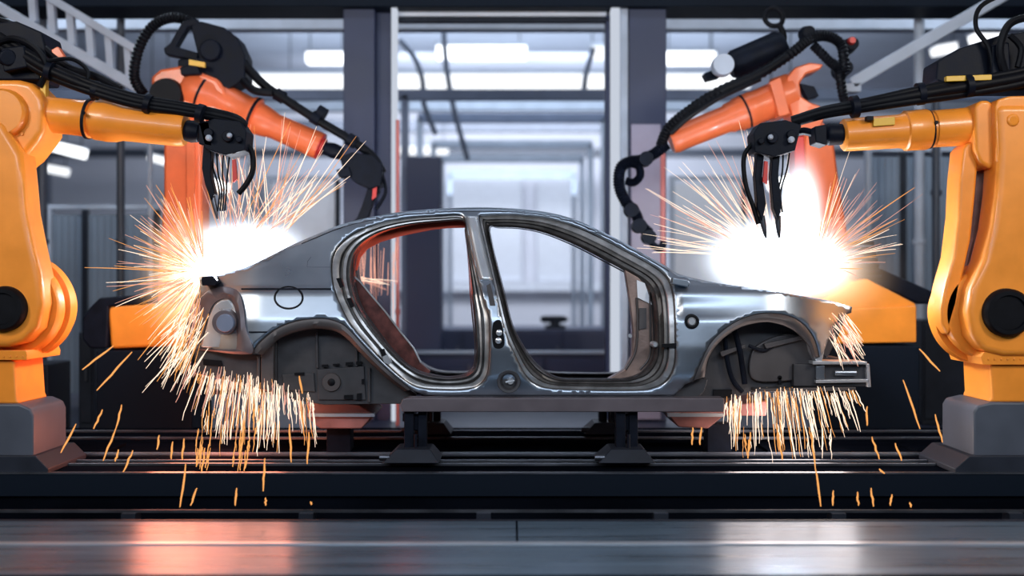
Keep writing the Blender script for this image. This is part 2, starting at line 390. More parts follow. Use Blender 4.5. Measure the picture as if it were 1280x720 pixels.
for pts, lb in ((((553,-40),(556,60),(566,130),(585,200)), 'dark cable hanging in the middle of the bright aisle'), (((500,50),(518,72),(528,100),(530,130),(545,168)), 'dark curved cable hanging beside the left white edge strip'), (((742,60),(733,90),(730,112)), 'short dark cable hanging near the right white edge strip')):
    tag(M().T([(x,y,16.2) for x,y in pts], 3.4).obj('hanging_cable', SIDEM), lb, 'cable')
# dark cabinets
def cabinet(px0, px1, y0, Y, th, label, m=DGREY, doors=2, name='control_cabinet'):
    a, b = P(px0, y0, Y), P(px1, y0, Y)
    t = thing(name, ((a.x+b.x)/2, Y+th/2, 0), label, 'cabinet')
    M().box(a.x, b.x, Y, Y+th, 0.0, a.z).obj('body', m, t, bevel=.012)
    for k in range(doors):
        x0 = a.x+(b.x-a.x)*k/doors; x1 = a.x+(b.x-a.x)*(k+1)/doors
        d = M().box(x0+.02, x1-.02, Y-.02, Y, .06, a.z-.04).obj('door', m, t, bevel=.006)
        h = M().box(x1-.07, x1-.05, Y-.045, Y-.02, a.z*.5, a.z*.5+.12).obj('handle', RAIL, d)
        h.matrix_parent_inverse = Matrix.Identity(4); h.matrix_parent_inverse = Matrix.Translation(t.location)@Matrix.Translation(-t.location)
cabinet(-60, 60, 455, 9.6, .5, 'dark cabinet behind the left front robot pedestal')
cabinet(1088, 1150, 440, 9.8, .4, 'dark cabinet right of the car crash rail', doors=1)
cabinet(1152, 1216, 400, 10.2, .4, 'tall dark cabinet left of the right front robot base', doors=1)
cabinet(98, 118, 415, 9.9, .3, 'slim dark cabinet left of the left rear robot motor', doors=1)
cabinet(515, 765, 412, 15.2, 1.7, 'low navy machine bench seen through both door openings', COLM, 4, 'low_bench')
cabinet(505, 770, 442, 13, .6, 'nearer low navy machine bench with a pale top edge', COLM, 3, 'low_bench')
for px, lb in ((535, 'small dark machine on the bench seen through the rear door opening'), (695, 'small dark machine on the bench seen through the front door opening')):
    zt = P(0, 412, 15.2).z; c = P(px, 412, 15.2)
    t = thing('bench_machine', (c.x, 15.6, zt), lb, 'machine', 'bench machines')
    M().box(c.x-.14, c.x+.14, 15.4, 15.8, zt, zt+.05).obj('base', DGREY, t, bevel=.01)
    M().box(c.x-.07, c.x+.07, 15.5, 15.7, zt+.05, zt+.1).obj('neck', DGREY, t, bevel=.01)
    M().lathe((c.x-.2, 15.6, zt+.13), (c.x+.18, 15.6, zt+.13), [(0, .03), (.1, .05), (.8, .05), (1, .03)], 16).obj('head', DGREY, t)
mb = M().box(P(505, 0, 13).x, P(770, 0, 13).x, 12.95, 13.1, P(0, 442, 13).z+.001, P(0, 442, 13).z+.03).obj('bench_edge', LGREY)
tag(mb, 'pale grey edge board lying along the nearer navy bench', 'board')

# ------------------------------------------------------------------ conveyor bed
BZ = 0.14
t = thing('conveyor_bed', (0, 7.8, 0), 'wide black steel conveyor bed with long rails under the car body', 'conveyor')
M().box(-9, 9, 6.72, 8.9, 0.001, BZ).obj('bed', BED, t, bevel=.006)
M().box(-9, 9, 6.66, 6.72, BZ-.13, BZ+.004).obj('front_beam', BEAMM, t, bevel=.004)
M().box(-9, 9, 6.655, 6.70, BZ+.004, BZ+.012).obj('edge_strip', RAIL, t)
for Y in (6.98, 7.12, 7.38, 7.44, 8.2, 8.6):
    M().box(-9, 9, Y, Y+.022, BZ, BZ+.018).obj('rail', RAIL, t, bevel=.003)
for k in range(9):
    x = -4+k*1.0; M().box(x-.28, x+.28, 7.52, 7.9, BZ, BZ+.02).obj('cover_plate', BED, t, bevel=.003)
M().box(-9, 9, 6.33, 6.35, -.02, -.005).obj('pit_rail', RAIL, t)
for k in range(7): M().box(-3.2+k*1.0, -3.12+k*1.0, 6.3, 6.4, -.9, -.02).obj('pit_rail_stand', DGREY, t)

# ------------------------------------------------------------------ car skid
sk = thing('car_skid', (0, 7.7, BZ), 'dark steel carrier skid with two posts lifting the car body above the conveyor', 'skid')
YC = 7.7
for fl_ in (None, YC):
    m = M(); m.prism([(500, 506), (503, 499), (510, 497.5), (905, 497.5), (905, 515), (503, 515)], 6.96, .14)
    m.obj('support_beam', SURR if fl_ is None else BLUEG, sk, bevel=.006, flip=fl_)
for x0 in (505, 770):
    for Yp in (7.0, 8.35):
        a = P(x0, 515, 7.0); b = P(x0+28, 515, 7.0); zt = a.z
        m = M(); m.box(a.x, a.x+.06, Yp, Yp+.1, BZ+.1, zt); m.box(b.x-.055, b.x, Yp+.03, Yp+.1, BZ+.1, zt)
        m.box(a.x, b.x, Yp+.05, Yp+.09, zt-.12, zt-.02); m.tube([(a.x+.075, Yp-.02, BZ+.1), (a.x+.075, Yp-.02, BZ+.2)], .012, 8)
        m.obj('post', NAVY, sk, bevel=.004)
        f = M(); ax = a.x-.04; bx = b.x+.03; v0 = Yp-.14; v1 = Yp+.22; z0 = BZ+.036; z1 = BZ+.115
        vs = [f.bm.verts.new(c) for c in ((ax-.08, v0, z0), (bx+.06, v0, z0), (bx+.06, v1, z0), (ax-.08, v1, z0), (ax, v0+.05, z1), (bx, v0+.05, z1), (bx, v1-.05, z1), (ax, v1-.05, z1))]
        for q in ((0, 3, 2, 1), (4, 5, 6, 7), (0, 1, 5, 4), (1, 2, 6, 5), (2, 3, 7, 6), (3, 0, 4, 7)): f.face([vs[i] for i in q])
        f.obj('foot', DGREY, sk, bevel=.006)
        M().lathe((ax-.1, Yp-.1, z0+.03), (ax-.04, Yp-.1, z0+.03), [(0, .02), (1, .02)], 10).obj('bolt', RAIL, sk)
M().beam(P(508, 522, 7.3), P(508, 522, 7.3)+Vector((0, 1.0, 0)), .05, .05).obj('cross_tie', NAVY, sk)
M().beam(P(790, 522, 7.3), P(790, 522, 7.3)+Vector((0, 1.0, 0)), .05, .05).obj('cross_tie', NAVY, sk)
# wedge plates beside the skid
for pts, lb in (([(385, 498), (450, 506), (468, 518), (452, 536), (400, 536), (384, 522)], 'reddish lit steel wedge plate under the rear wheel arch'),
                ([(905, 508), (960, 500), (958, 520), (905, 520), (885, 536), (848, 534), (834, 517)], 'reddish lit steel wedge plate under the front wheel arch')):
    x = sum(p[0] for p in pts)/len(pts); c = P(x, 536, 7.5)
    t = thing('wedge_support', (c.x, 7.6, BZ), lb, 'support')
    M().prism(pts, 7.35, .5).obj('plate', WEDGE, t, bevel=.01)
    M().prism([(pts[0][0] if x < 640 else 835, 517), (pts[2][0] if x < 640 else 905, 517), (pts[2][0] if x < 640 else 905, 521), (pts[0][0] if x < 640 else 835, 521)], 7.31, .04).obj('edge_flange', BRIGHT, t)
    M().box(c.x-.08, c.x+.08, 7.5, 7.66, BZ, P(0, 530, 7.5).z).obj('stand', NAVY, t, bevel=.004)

# ------------------------------------------------------------------ car body
def interp(tab, v):
    if v <= tab[0][0]: return tab[0][1]
    for (a, p), (b, q) in zip(tab, tab[1:]):
        if v <= b: return p+(q-p)*(v-a)/(b-a)
    return tab[-1][1]
TAB = [(255, .42), (262, .36), (285, .28), (302, .245), (332, .170), (357, .102), (361, .092), (365, .062), (400, .014), (435, 0), (470, .012), (497, .055), (510, .09)]
LUT = []
for i in range(0, 601):
    v = 200+i*.6
    LUT.append(sum(interp(TAB, v+d) for d in (-2, -1, 0, 1, 2))/5)
def D(px, py):
    i = (py-200)/.6; i = min(max(i, 0), 599.0); k = int(i); d = LUT[k]*(1-(i-k))+LUT[k+1]*(i-k)
    if px < 330: d += ((330-px)/100)**2*.22
    if px > 950: d += ((px-950)/100)**2*.2
    if px > 850 and py < 400:      # fender blends to a lower crease
        d += .02*math.exp(-((py-385)/14)**2)*max(0, 1-(px-850)/120)
    return d
REAR = [(578, 270, 579, 277), (550, 269.5, 548, 278), (512, 272, 512, 282), (475, 279, 480, 290), (445, 290, 458, 302), (425, 305, 446, 316), (415, 322, 442, 330), (414, 345, 441, 350), (418, 365, 446, 372), (425, 382, 453, 388), (437, 405, 465, 406), (460, 432, 485, 432), (482, 455, 505, 453), (505, 475, 524, 465), (525, 485, 543, 470), (555, 487.5, 560, 472), (580, 487, 578, 470), (597, 483, 588, 465), (608, 471, 594, 455), (612, 450, 595, 430), (612, 400, 592, 395), (606, 380, 589, 365), (598, 350, 587, 340), (590, 320, 584, 312), (584, 290, 581, 290)]
FRONT = [(599, 273, 612, 284), (605, 269.5, 622, 284), (640, 268.5, 650, 285), (680, 272, 680, 291), (715, 281, 718, 306), (750, 296, 755, 325), (780, 312, 783, 340), (810, 328, 803, 352), (828, 340, 812, 362), (838, 353, 816, 375), (843, 375, 818, 395), (845, 420, 819, 425), (844, 455, 817, 447), (835, 475, 805, 465), (818, 485, 785, 473), (795, 488, 765, 474), (740, 488, 735, 474), (690, 486, 700, 473), (670, 481, 680, 464), (657, 470, 665, 450), (645, 447, 652, 430), (632, 415, 640, 405), (622, 375, 630, 365), (614, 340, 621, 330), (606, 305, 615, 305)]
ARCHF = [(866, 476, 881, 471), (875, 455, 886, 447), (887, 430, 900, 427), (907, 410, 920, 412), (930, 397, 940, 405), (957, 391, 960, 403), (987, 395, 982, 408), (1005, 406, 998, 418), (1018, 424, 1010, 432), (1024, 446, 1016, 447)]
ARCHR = [(514, 487, 506, 489), (495, 471, 486, 475), (475, 453, 466, 457), (455, 432, 447, 438), (434, 409, 436, 426), (420, 401, 421, 415), (400, 397.5, 397, 411), (370, 401, 371, 415), (345, 411, 349, 424), (325, 427, 335, 438), (315, 440, 328, 444)]
TOP = [(250, 347), (275, 343), (305, 336), (335, 322), (365, 307), (395, 294), (425, 282), (460, 273), (500, 266.5), (550, 262.5), (600, 261), (650, 263), (690, 268), (720, 276), (750, 289), (780, 304), (810, 321), (830, 332), (846, 342), (870, 349), (900, 355), (950, 362), (1000, 370), (1040, 377), (1064, 384)]
topc = catmull(TOP, 5)
outline = topc+[(1063, 391), (1050, 396), (1042, 408), (1034, 426), (1027, 443)]
outline += [p[:2] for p in catmull(ARCHF, 5)][::-1]
outline += [(856, 480), (850, 487), (843, 494), (780, 495), (700, 495), (620, 495), (560, 495), (530, 493)]
outline += [p[:2] for p in catmull(ARCHR, 5)]
outline += [(300, 442), (265, 438), (233, 433), (229, 424), (230, 412), (234, 398), (241, 382), (248, 369), (251, 357)]
def inside(pt, poly):
    x, y = pt; c = False; j = len(poly)-1
    for i in range(len(poly)):
        xi, yi = poly[i]; xj, yj = poly[j]
        if (yi > y) != (yj > y) and x < (xj-xi)*(y-yi)/(yj-yi)+xi: c = not c
        j = i
    return c
holes = [[p[:2] for p in catmull(REAR, 6, True)], [p[:2] for p in catmull(FRONT, 6, True)]]
def side_panel():
    loops = [outline]+holes; vs = []; es = []
    for lp in loops:
        b = len(vs)
        vs += [Vector(p) for p in lp]; es += [(b+i, b+(i+1) % len(lp)) for i in range(len(lp))]
    bound = list(vs); cell = {}
    for p in bound: cell.setdefault((int(p.x//6), int(p.y//6)), []).append(p)
    def near(p):
        cx, cy = int(p.x//6), int(p.y//6)
        return any((q-p).length < 2.6 for i in (-1, 0, 1) for j in (-1, 0, 1) for q in cell.get((cx+i, cy+j), ()))
    y = 260
    while y < 498:
        x = 226
        while x < 1068:
            p = Vector((x, y))
            if inside((x, y), outline) and not any(inside((x, y), h) for h in holes) and not near(p): vs.append(p)
            x += 5
        y += 4
    r = geometry.delaunay_2d_cdt(vs, es, [], 0, 1e-4)
    m = M(); bv = [m.bm.verts.new(P(v.x, v.y, 7.0+D(v.x, v.y))) for v in r[0]]
    for f in r[2]:
        c = ((r[0][f[0]].x+r[0][f[1]].x+r[0][f[2]].x)/3, (r[0][f[0]].y+r[0][f[1]].y+r[0][f[2]].y)/3)
        if inside(c, outline) and not any(inside(c, h) for h in holes): m.face([bv[i] for i in f])
    loose = [v for v in m.bm.verts if not v.link_faces]
    for v in loose: m.bm.verts.remove(v)
    return m
car = thing('car', (0, YC, .56), 'bare grey steel sedan body shell without doors or wheels, held over the conveyor', 'car body')
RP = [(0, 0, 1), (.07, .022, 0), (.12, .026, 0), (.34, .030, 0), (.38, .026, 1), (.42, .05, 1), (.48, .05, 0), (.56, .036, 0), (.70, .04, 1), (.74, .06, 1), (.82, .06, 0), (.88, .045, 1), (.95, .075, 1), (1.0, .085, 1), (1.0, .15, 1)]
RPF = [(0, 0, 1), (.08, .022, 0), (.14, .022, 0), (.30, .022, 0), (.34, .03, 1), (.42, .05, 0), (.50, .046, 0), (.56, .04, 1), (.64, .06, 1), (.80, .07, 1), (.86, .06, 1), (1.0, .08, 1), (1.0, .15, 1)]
AP = [(0, 0), (.1, -.012), (.5, -.016), (.9, .0), (1.0, .012), (1.0, .05)]
for flp in (None, YC):
    o = side_panel().obj('side_panel', STEEL, car, flip=flp)
    s_ = o.modifiers.new('thickness', 'SOLIDIFY'); s_.thickness = .008; s_.offset = -1
    for pr, pf in ((REAR, RP), (FRONT, RPF)):
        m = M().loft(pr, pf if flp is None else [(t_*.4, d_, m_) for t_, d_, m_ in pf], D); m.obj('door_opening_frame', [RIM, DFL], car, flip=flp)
    M().loft(ARCHF, AP, D, closed=False).obj('wheel_arch_lip', ARCHM, car, flip=flp)
    M().loft(ARCHR, AP, D, closed=False).obj('wheel_arch_lip', ARCHM, car, flip=flp)
    # roof drip seam
    M().tube([P(x, y+3.6, 7.0+D(x, y+3.6)-.004) for x, y in topc[22:88]], .006, 6).obj('roof_seam', BLACK, car, flip=flp)
    # inner pillar and sill returns
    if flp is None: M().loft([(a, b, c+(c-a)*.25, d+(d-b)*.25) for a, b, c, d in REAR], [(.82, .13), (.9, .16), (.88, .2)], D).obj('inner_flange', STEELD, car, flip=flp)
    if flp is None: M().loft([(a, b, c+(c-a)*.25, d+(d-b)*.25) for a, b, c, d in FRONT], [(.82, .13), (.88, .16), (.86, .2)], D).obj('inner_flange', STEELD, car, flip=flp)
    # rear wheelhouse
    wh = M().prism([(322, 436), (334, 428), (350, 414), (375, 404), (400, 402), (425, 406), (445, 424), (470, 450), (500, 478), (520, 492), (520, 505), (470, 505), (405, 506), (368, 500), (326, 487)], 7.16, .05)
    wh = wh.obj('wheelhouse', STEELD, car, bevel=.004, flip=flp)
    m = M(); m.prism([(343, 428), (346, 428), (346, 492), (343, 492)], 7.13, .03); m.prism([(394, 416), (397, 416), (398, 460), (395, 460)], 7.135, .03); m.prism([(444, 430), (447, 432), (447, 458), (444, 458)], 7.135, .03); m.prism([(460, 460), (463, 460), (463, 503), (460, 503)], 7.135, .03)
    m.prism([(352, 468), (392, 466), (394, 490), (356, 488)], 7.145, .02); m.prism([(396, 462), (455, 458), (457, 500), (398, 500)], 7.145, .02)
    m.obj('stiffening_rib', STEELD, car, bevel=.004, flip=flp)
    M().disc(414, 478, 7.125, [(0, 7), (.0, 11), (.02, 12)]).obj('bushing_boss', ARCHM, car, flip=flp)
    M().disc(414, 478, 7.12, [(0, 3.5), (.006, 5)]).obj('bushing_hole', BLACK, car, flip=flp)
    m = M()
    for a, b, c_, d_ in ((402, 456, 410, 459), (416, 455, 424, 457), (432, 453, 441, 457), (445, 452, 452, 456), (430, 494, 441, 499), (446, 492, 452, 500), (368, 466, 380, 469), (452, 474, 455, 480)):
        m.prism([(a, b), (c_, b-.5), (c_, d_), (a, d_)], 7.133, .015)
    m.obj('slot_hole', BLACK, car, flip=flp)
    # rear lower valance
    M().prism([(243, 436), (330, 443), (345, 452), (345, 492), (326, 487), (285, 476), (243, 467)], 7.12, .3).obj('rear_valance', STEELD, car, bevel=.012, flip=flp)
    M().prism([(254, 449), (276, 451), (278, 458), (254, 456)], 7.105, .03).obj('slot_hole', BLACK, car, flip=flp)
    m = M(); m.prism([(321, 446), (325, 446), (325, 484), (321, 484)], 7.09, .03); m.prism([(326, 436), (342, 428), (342, 490), (326, 486)], 7.08, .05); m.obj('valance_bracket', ARCHM, car, bevel=.006, flip=flp)
    # tail lamp housing
    tl = M().loft([(229, 433, 252, 434), (232, 412, 257, 415), (238, 392, 262, 396), (250, 372, 268, 382), (264, 361, 276, 376), (282, 358, 285, 375), (298, 364, 292, 384), (305, 385, 295, 402), (308, 410, 295, 420), (318, 438, 294, 434), (306, 443, 290, 436), (270, 440, 270, 436)], [(0, .0), (.06, -.03), (.5, -.04), (.9, -.02), (1, .02)], D).obj('tail_lamp_surround', SURR, car, flip=flp)
    M().prism([(252, 434), (257, 415), (262, 396), (268, 382), (276, 376), (285, 375), (292, 384), (295, 402), (295, 420), (294, 434)], 7.06, .03).obj('tail_lamp_plate', BRIGHT, car, flip=flp, bevel=.003)
    M().disc(280, 403, 6.985, [(0, 12), (0, 15), (.09, 17)]).obj('tail_lamp_socket', SURR, car, flip=flp)
    M().disc(281, 404, 6.965, [(0, 10.5), (.008, 11.5), (.04, 11.5)]).obj('tail_lamp_cap', BLUEG, car, flip=flp)
    M().prism([(251, 346), (266, 345), (272, 352), (269, 357), (252, 357)], 7.08, .2).obj('trunk_corner_block', NAVY, car, bevel=.006, flip=flp)
    # filler flap
    M().tube([P(361+17.5*math.cos(a*PI/18), 372.5+13.5*math.sin(a*PI/18), 7.0+D(361, 372.5+13.5*math.sin(a*PI/18))-.004) for a in range(37)], .009, 6).obj('filler_flap_seam', BLACK, car, flip=flp)
    # belt line seam and quarter vent
    M().tube([P(x, 361.5, 7.0+D(x, 363)-.004) for x in range(302, 415, 4)], .007, 6).obj('belt_seam', NAVY, car, flip=flp)
    M().tube([P(x, y, 7.0+D(x, y)-.003) for x, y in ((389, 322), (385, 327), (384, 334), (392, 334.5), (400, 334.5), (413, 334.5))], .006, 6).obj('quarter_vent_seam', NAVY, car, flip=flp)
    M().tube([P(x, 415, 6.995) for x in (311, 322, 334)], .004, 6).obj('bumper_seam', NAVY, car, flip=flp)
    # B pillar fittings
    m = M(); rws = []
    for y, xa, xb in catmull([(270.5, 583, 597), (290, 586.5, 601.5), (320, 592.5, 608.5), (350, 600, 616)], 5):
        rws.append([m.bm.verts.new(P(xa+(xb-xa)*q/3, y, 7.0+D((xa+xb)/2, y)-(.006 if q in (0, 3) else .014))) for q in range(4)])
    for a_, b_ in zip(rws, rws[1:]):
        for q in range(3): m.face([a_[q], a_[q+1], b_[q+1], b_[q]])
    o = m.obj('pillar_cover', BRIGHT, car, flip=flp); s_ = o.modifiers.new('thickness', 'SOLIDIFY'); s_.thickness = .004
    o['label'] = 'brighter upper pillar cover'
    m = M(); m.prism([(617, 403), (626, 401), (630, 420), (630, 432), (624, 436), (617, 433), (615, 418)], 6.992, .02, True); m.obj('hinge_recess', BLACK, car, flip=flp)
    m = M(); m.disc(624, 416, 6.975, [(0, 3), (.004, 4), (.03, 4)], 16); m.disc(623, 426, 6.972, [(0, 3), (.004, 4), (.03, 4)], 16); m.obj('hinge_bolt', BRIGHT, car, flip=flp)
    M().disc(636, 477, 6.99, [(.02, 8), (0, 11), (-.002, 14), (.03, 15)]).obj('striker_recess', STEELD, car, flip=flp)
    m = M(); m.disc(638, 477, 6.98, [(0, 3.5), (.03, 4.5)], 16); m.L((632, 478, 6.985), (643, 476, 6.985), [(0, 1.4), (1, 1.4)], 8); m.obj('striker', BRIGHT, car, flip=flp)
    m = M(); m.prism([(608, 357), (613, 354), (620, 385), (622, 398), (615, 396)], 7.03, .01); m.obj('pillar_patch', ARCHM, car, flip=flp)
    # front pillar inner and tag
    if flp is None: M().prism([(781, 337), (800, 348), (815, 362), (821, 392), (822, 430), (818, 450), (803, 468), (775, 474), (760, 474), (781, 462), (790, 445), (792, 415), (788, 380), (784, 356)], 7.2, .1).obj('hinge_pillar', INNER, car, bevel=.006, flip=flp)
    if flp is None:
      m = M(); m.T([(796, 372, 7.19), (797, 410, 7.19), (794, 440, 7.19), (782, 462, 7.19)], 1.6); m.T([(812, 365, 7.19), (813, 410, 7.19), (812, 445, 7.19), (800, 462, 7.19)], 1.4); m.prism([(799, 385), (808, 385), (808, 410), (799, 412)], 7.185, .02); m.obj('pillar_rib', ARCHM, car, flip=flp)
    if flp is None: M().prism([(796, 350), (806, 354), (815, 381), (797, 372)], 7.185, .012).obj('paper_tag', WHITE, car, flip=flp)['label'] = 'white paper tag'
    if flp is None:
      m = M(); m.disc(819, 431, 7.05, [(0, 2.6), (.01, 4), (.12, 4)], 14); m.disc(788, 420, 7.16, [(0, 2.2), (.03, 2.4)], 12); m.obj('hinge_bolt', BRIGHT, car, flip=flp)
    M().prism([(828, 430), (846, 429), (846, 434), (828, 434)], 6.995+D(840, 432), .03).obj('hinge_gap', BLACK, car, flip=flp)
    # rear rim fittings
    m = M()
    for x, y in ((424, 353), (437, 378), (478, 442)): m.prism([(x-4, y-5), (x+2, y-6), (x+6, y+5), (x+1, y+7)], 7.015, .03)
    if flp is None: m.obj('flange_slot', BLACK, car, flip=flp)
    if flp is None: M().prism([(478, 446), (484, 443), (490, 452), (486, 456), (480, 453)], 7.01, .02).obj('latch_clip', BRIGHT, car, flip=flp)
    # fender grommet, cowl bracket
    M().disc(865, 402, 6.996, [(.0, 5), (-.006, 7), (-.004, 9), (.03, 9.5)]).obj('fender_grommet', BLACK, car, flip=flp)
    M().disc(865, 402, 6.985, [(0, 4), (.01, 5.5)]).obj('grommet_plug', BRIGHT, car, flip=flp)
    M().prism([(841, 347), (860, 350), (863, 354), (860, 359), (840, 355)], 7.03, .12).obj('cowl_bracket', STEEL, car, bevel=.006, flip=flp)
    # front inner structure
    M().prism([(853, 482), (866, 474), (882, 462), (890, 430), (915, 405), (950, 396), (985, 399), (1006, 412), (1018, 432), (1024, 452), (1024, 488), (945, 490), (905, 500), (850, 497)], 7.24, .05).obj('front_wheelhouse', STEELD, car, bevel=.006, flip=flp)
    m = M(); m.prism([(940, 440), (958, 425), (985, 418), (1005, 424), (1014, 445), (1014, 470), (960, 478), (938, 470)], 7.2, .08, True)
    m.obj('strut_tower', ARCHM, car, bevel=.01, flip=flp)
    m = M(); m.T([(906, 418, 7.19), (909, 450, 7.19), (916, 475, 7.19), (928, 490, 7.19)], 3); m.T([(936, 432, 7.18), (955, 438, 7.18), (972, 428, 7.18)], 2.2)
    m.T([(918, 412, 7.17), (925, 440, 7.17), (931, 480, 7.17)], 3.5); m.obj('brace', NAVY, car, flip=flp)
    m = M(); m.disc(975, 472, 7.19, [(0, 2.6), (.02, 2.8)], 14); m.prism([(973.5, 472), (976.5, 472), (977, 481), (973, 481)], 7.19, .02); m.prism([(892, 487), (915, 487), (915, 497), (892, 497)], 7.22, .03); m.obj('keyhole_slot', BLACK, car, flip=flp)
    m = M(); m.prism([(955, 430), (1000, 420), (1004, 424), (958, 436)], 7.16, .05); m.prism([(900, 440), (932, 430), (932, 434), (902, 446)], 7.17, .03); m.prism([(945, 486), (1070, 484), (1070, 488), (945, 490)], 7.1, .15); m.obj('flange_strip', ARCHM, car, bevel=.003, flip=flp)
    # crash rail
    m = M(); m.prism([(992, 455), (1085, 455), (1087, 483), (992, 483)], 7.16, .14); m.obj('crash_rail', STEELD, car, bevel=.006, flip=flp)
    m = M(); m.prism([(1016, 451.5), (1084, 452), (1084, 455.5), (1016, 455.5)], 7.1, .2); m.prism([(1020, 475), (1086, 474), (1087, 478), (1020, 479)], 7.12, .05); m.prism([(1083, 455), (1087, 455), (1089, 484), (1085, 484)], 7.12, .18); m.obj('rail_flange', BRIGHT, car, bevel=.003, flip=flp)
    m = M(); m.prism([(1020, 458), (1031, 457), (1031, 474), (1020, 474)], 7.13, .04); m.L((1043, 466, 7.14), (1070, 466, 7.14), [(0, 4), (1, 4)], 16); m.obj('crush_can', STEEL, car, bevel=.003, flip=flp)
    m = M(); m.prism([(1011, 422), (1020, 418), (1030, 422), (1032, 432), (1028, 452), (1020, 452), (1014, 440)], 7.12, .12); m.obj('rail_bracket', BRIGHT, car, bevel=.008, flip=flp)
    m = M(); m.prism([(1024, 398), (1046, 394), (1058, 396), (1052, 412), (1044, 430), (1034, 448), (1022, 440)], 7.22, .06); m.obj('nose_panel', STEELD, car, bevel=.01, flip=flp)
    m = M(); m.prism([(845, 484), (868, 474), (885, 474), (880, 490), (868, 500), (842, 500)], 7.1, .12); m.obj('sill_end', STEELD, car, bevel=.006, flip=flp)
# cross panels
def cross(a, b, name, m_, crown=.05, drop=0, rows=10):
    pts = [p for p in topc if a <= p[0] <= b]; m = M(); R = []
    for x, y in pts:
        q = P(x, y+1+drop, 7.0+D(x, y+1)); yf = 2*YC-q.y
        R.append([m.bm.verts.new((q.x, q.y+(yf-q.y)*k/rows, q.z+crown*math.sin(PI*k/rows)**.7)) for k in range(rows+1)])
    for i in range(len(R)-1):
        for k in range(rows): m.face([R[i][k], R[i][k+1], R[i+1][k+1], R[i+1][k]])
    o = m.obj(name, m_, car); s_ = o.modifiers.new('thickness', 'SOLIDIFY'); s_.thickness = .012; s_.offset = -1
cross(470, 722, 'roof_panel', STEEL, .035)
cross(250, 345, 'trunk_deck', STEEL, .02)
cross(850, 1064, 'hood_panel', STEEL, .02)
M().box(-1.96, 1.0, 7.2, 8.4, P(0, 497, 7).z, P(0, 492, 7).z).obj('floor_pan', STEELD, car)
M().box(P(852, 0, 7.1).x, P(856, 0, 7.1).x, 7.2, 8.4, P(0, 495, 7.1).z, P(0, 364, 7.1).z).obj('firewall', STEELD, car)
M().box(P(250, 0, 7.2).x, P(256, 0, 7.2).x, 7.35, 8.25, P(0, 460, 7.2).z, P(0, 362, 7.2).z).obj('tail_panel', STEEL, car)
M().beam(P(1075, 466, 7.2), P(1075, 466, 7.2)+Vector((0, 1.2, 0)), .05, .13).obj('front_crossmember', STEELD, car)
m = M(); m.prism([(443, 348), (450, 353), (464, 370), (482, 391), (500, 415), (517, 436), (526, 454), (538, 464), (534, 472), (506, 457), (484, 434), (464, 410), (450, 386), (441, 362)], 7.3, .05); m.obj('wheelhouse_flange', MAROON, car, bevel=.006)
M().tube([P(x, y, 7.29) for x, y in ((443, 346), (450, 352), (464, 369), (482, 390), (500, 414), (517, 435), (526, 453))], .006, 6).obj('flange_edge', BRIGHT, car)  # light-coloured tube stands for the highlight along this edge
M().prism([(583, 270), (583, 284.5), (560, 285), (540, 287), (500, 295), (475, 302.5), (459, 311), (450, 322), (446, 338), (442, 338), (441, 322), (450, 300), (475, 284), (520, 272)], 7.46, .03).obj('headliner_rail', REDP, car)['label'] = 'red lit inner roof rail'

exec_robots = True
# ------------------------------------------------------------------ robots
def flange(m, a, b, t, r, w_=.02):
    pass
# ---- left front robot
r = thing('welding_robot', (P(-10, 0, 6.95).x, 6.95, BZ), 'large orange welding robot cropped at the left edge, forearm reaching right', 'robot', 'orange welding robots')
M().prism([(-60, 505), (24, 505), (38, 511), (42, 520), (42, 572), (-60, 572)], 6.72, .5).obj('pedestal', MGREY, r, bevel=.015)
M().prism([(-70, 570), (44, 570), (60, 586), (60, 592.5), (-70, 592.5)], 6.68, .6).obj('floor_plate', DGREY, r, bevel=.006)
m = M(); m.prism([(-60, 450), (18, 450), (21, 498), (24, 505), (-60, 505)], 6.76, .42); m.obj('base', ORANGE, r, bevel=.015)
m = M(); m.prism([(-60, 438), (32, 438), (34, 444), (33, 450), (-60, 450)], 6.73, .5)
for k in range(4): m.disc(4+k*8, 446, 6.725, [(0, 1.6), (.02, 1.6)], 8)
m.obj('base_flange', ORANGE, r, bevel=.006)
m = M(); m.disc(13, 384, 6.84, [(0, 44), (.0, 58), (.02, 61), (.08, 62), (.085, 58), (.11, 58), (.115, 66), (.20, 67), (.22, 62), (.3, 60)], 64); m.obj('shoulder_housing', ORANGE, r)
m = M(); m.prism([(-60, 150), (2, 150), (26, 192), (30, 230), (33, 265), (41, 305), (50, 345), (54, 380), (48, 410), (30, 428), (8, 434), (-60, 434)], 6.7, .24); m.obj('lower_arm', ORANGE, r, bevel=.045, seg=5)
M().disc(3, 386, 6.66, [(0, 17), (.0, 19), (-.015, 20), (-.015, 25), (.0, 28), (.06, 29)], 48).obj('joint_cap', BLACK, r)
m = M(); m.prism([(-60, 99), (22, 99), (38, 103), (47, 112), (54, 124), (54, 164), (46, 176), (30, 196), (10, 212), (-60, 200)], 6.78, .32); m.obj('elbow_housing', ORANGE, r, bevel=.04, seg=4)
m = M(); m.disc(0, 140, 6.72, [(0, 18), (0, 27), (.02, 30), (.06, 31), (.07, 37), (.12, 38)], 48); m.disc(27, 167, 6.77, [(0, 2), (.02, 2)], 8); m.obj('elbow_disc', ORANGE, r)
m = M(); m.L((40, 141, 6.93), (232, 162, 6.93), [(0, 20), (.02, 24), (.1, 25), (.13, 22), (.34, 22.5), (.36, 24), (.385, 24), (.39, 21), (.41, 21), (.415, 25), (.5, 26), (.56, 25), (.60, 22.5), (.93, 22), (.975, 21.5), (1.0, 20)], 40)
m.L((50, 121, 6.93), (54, 165, 6.93), [(0, 10), (1, 10)], 16); m.obj('forearm', ORANGE, r)
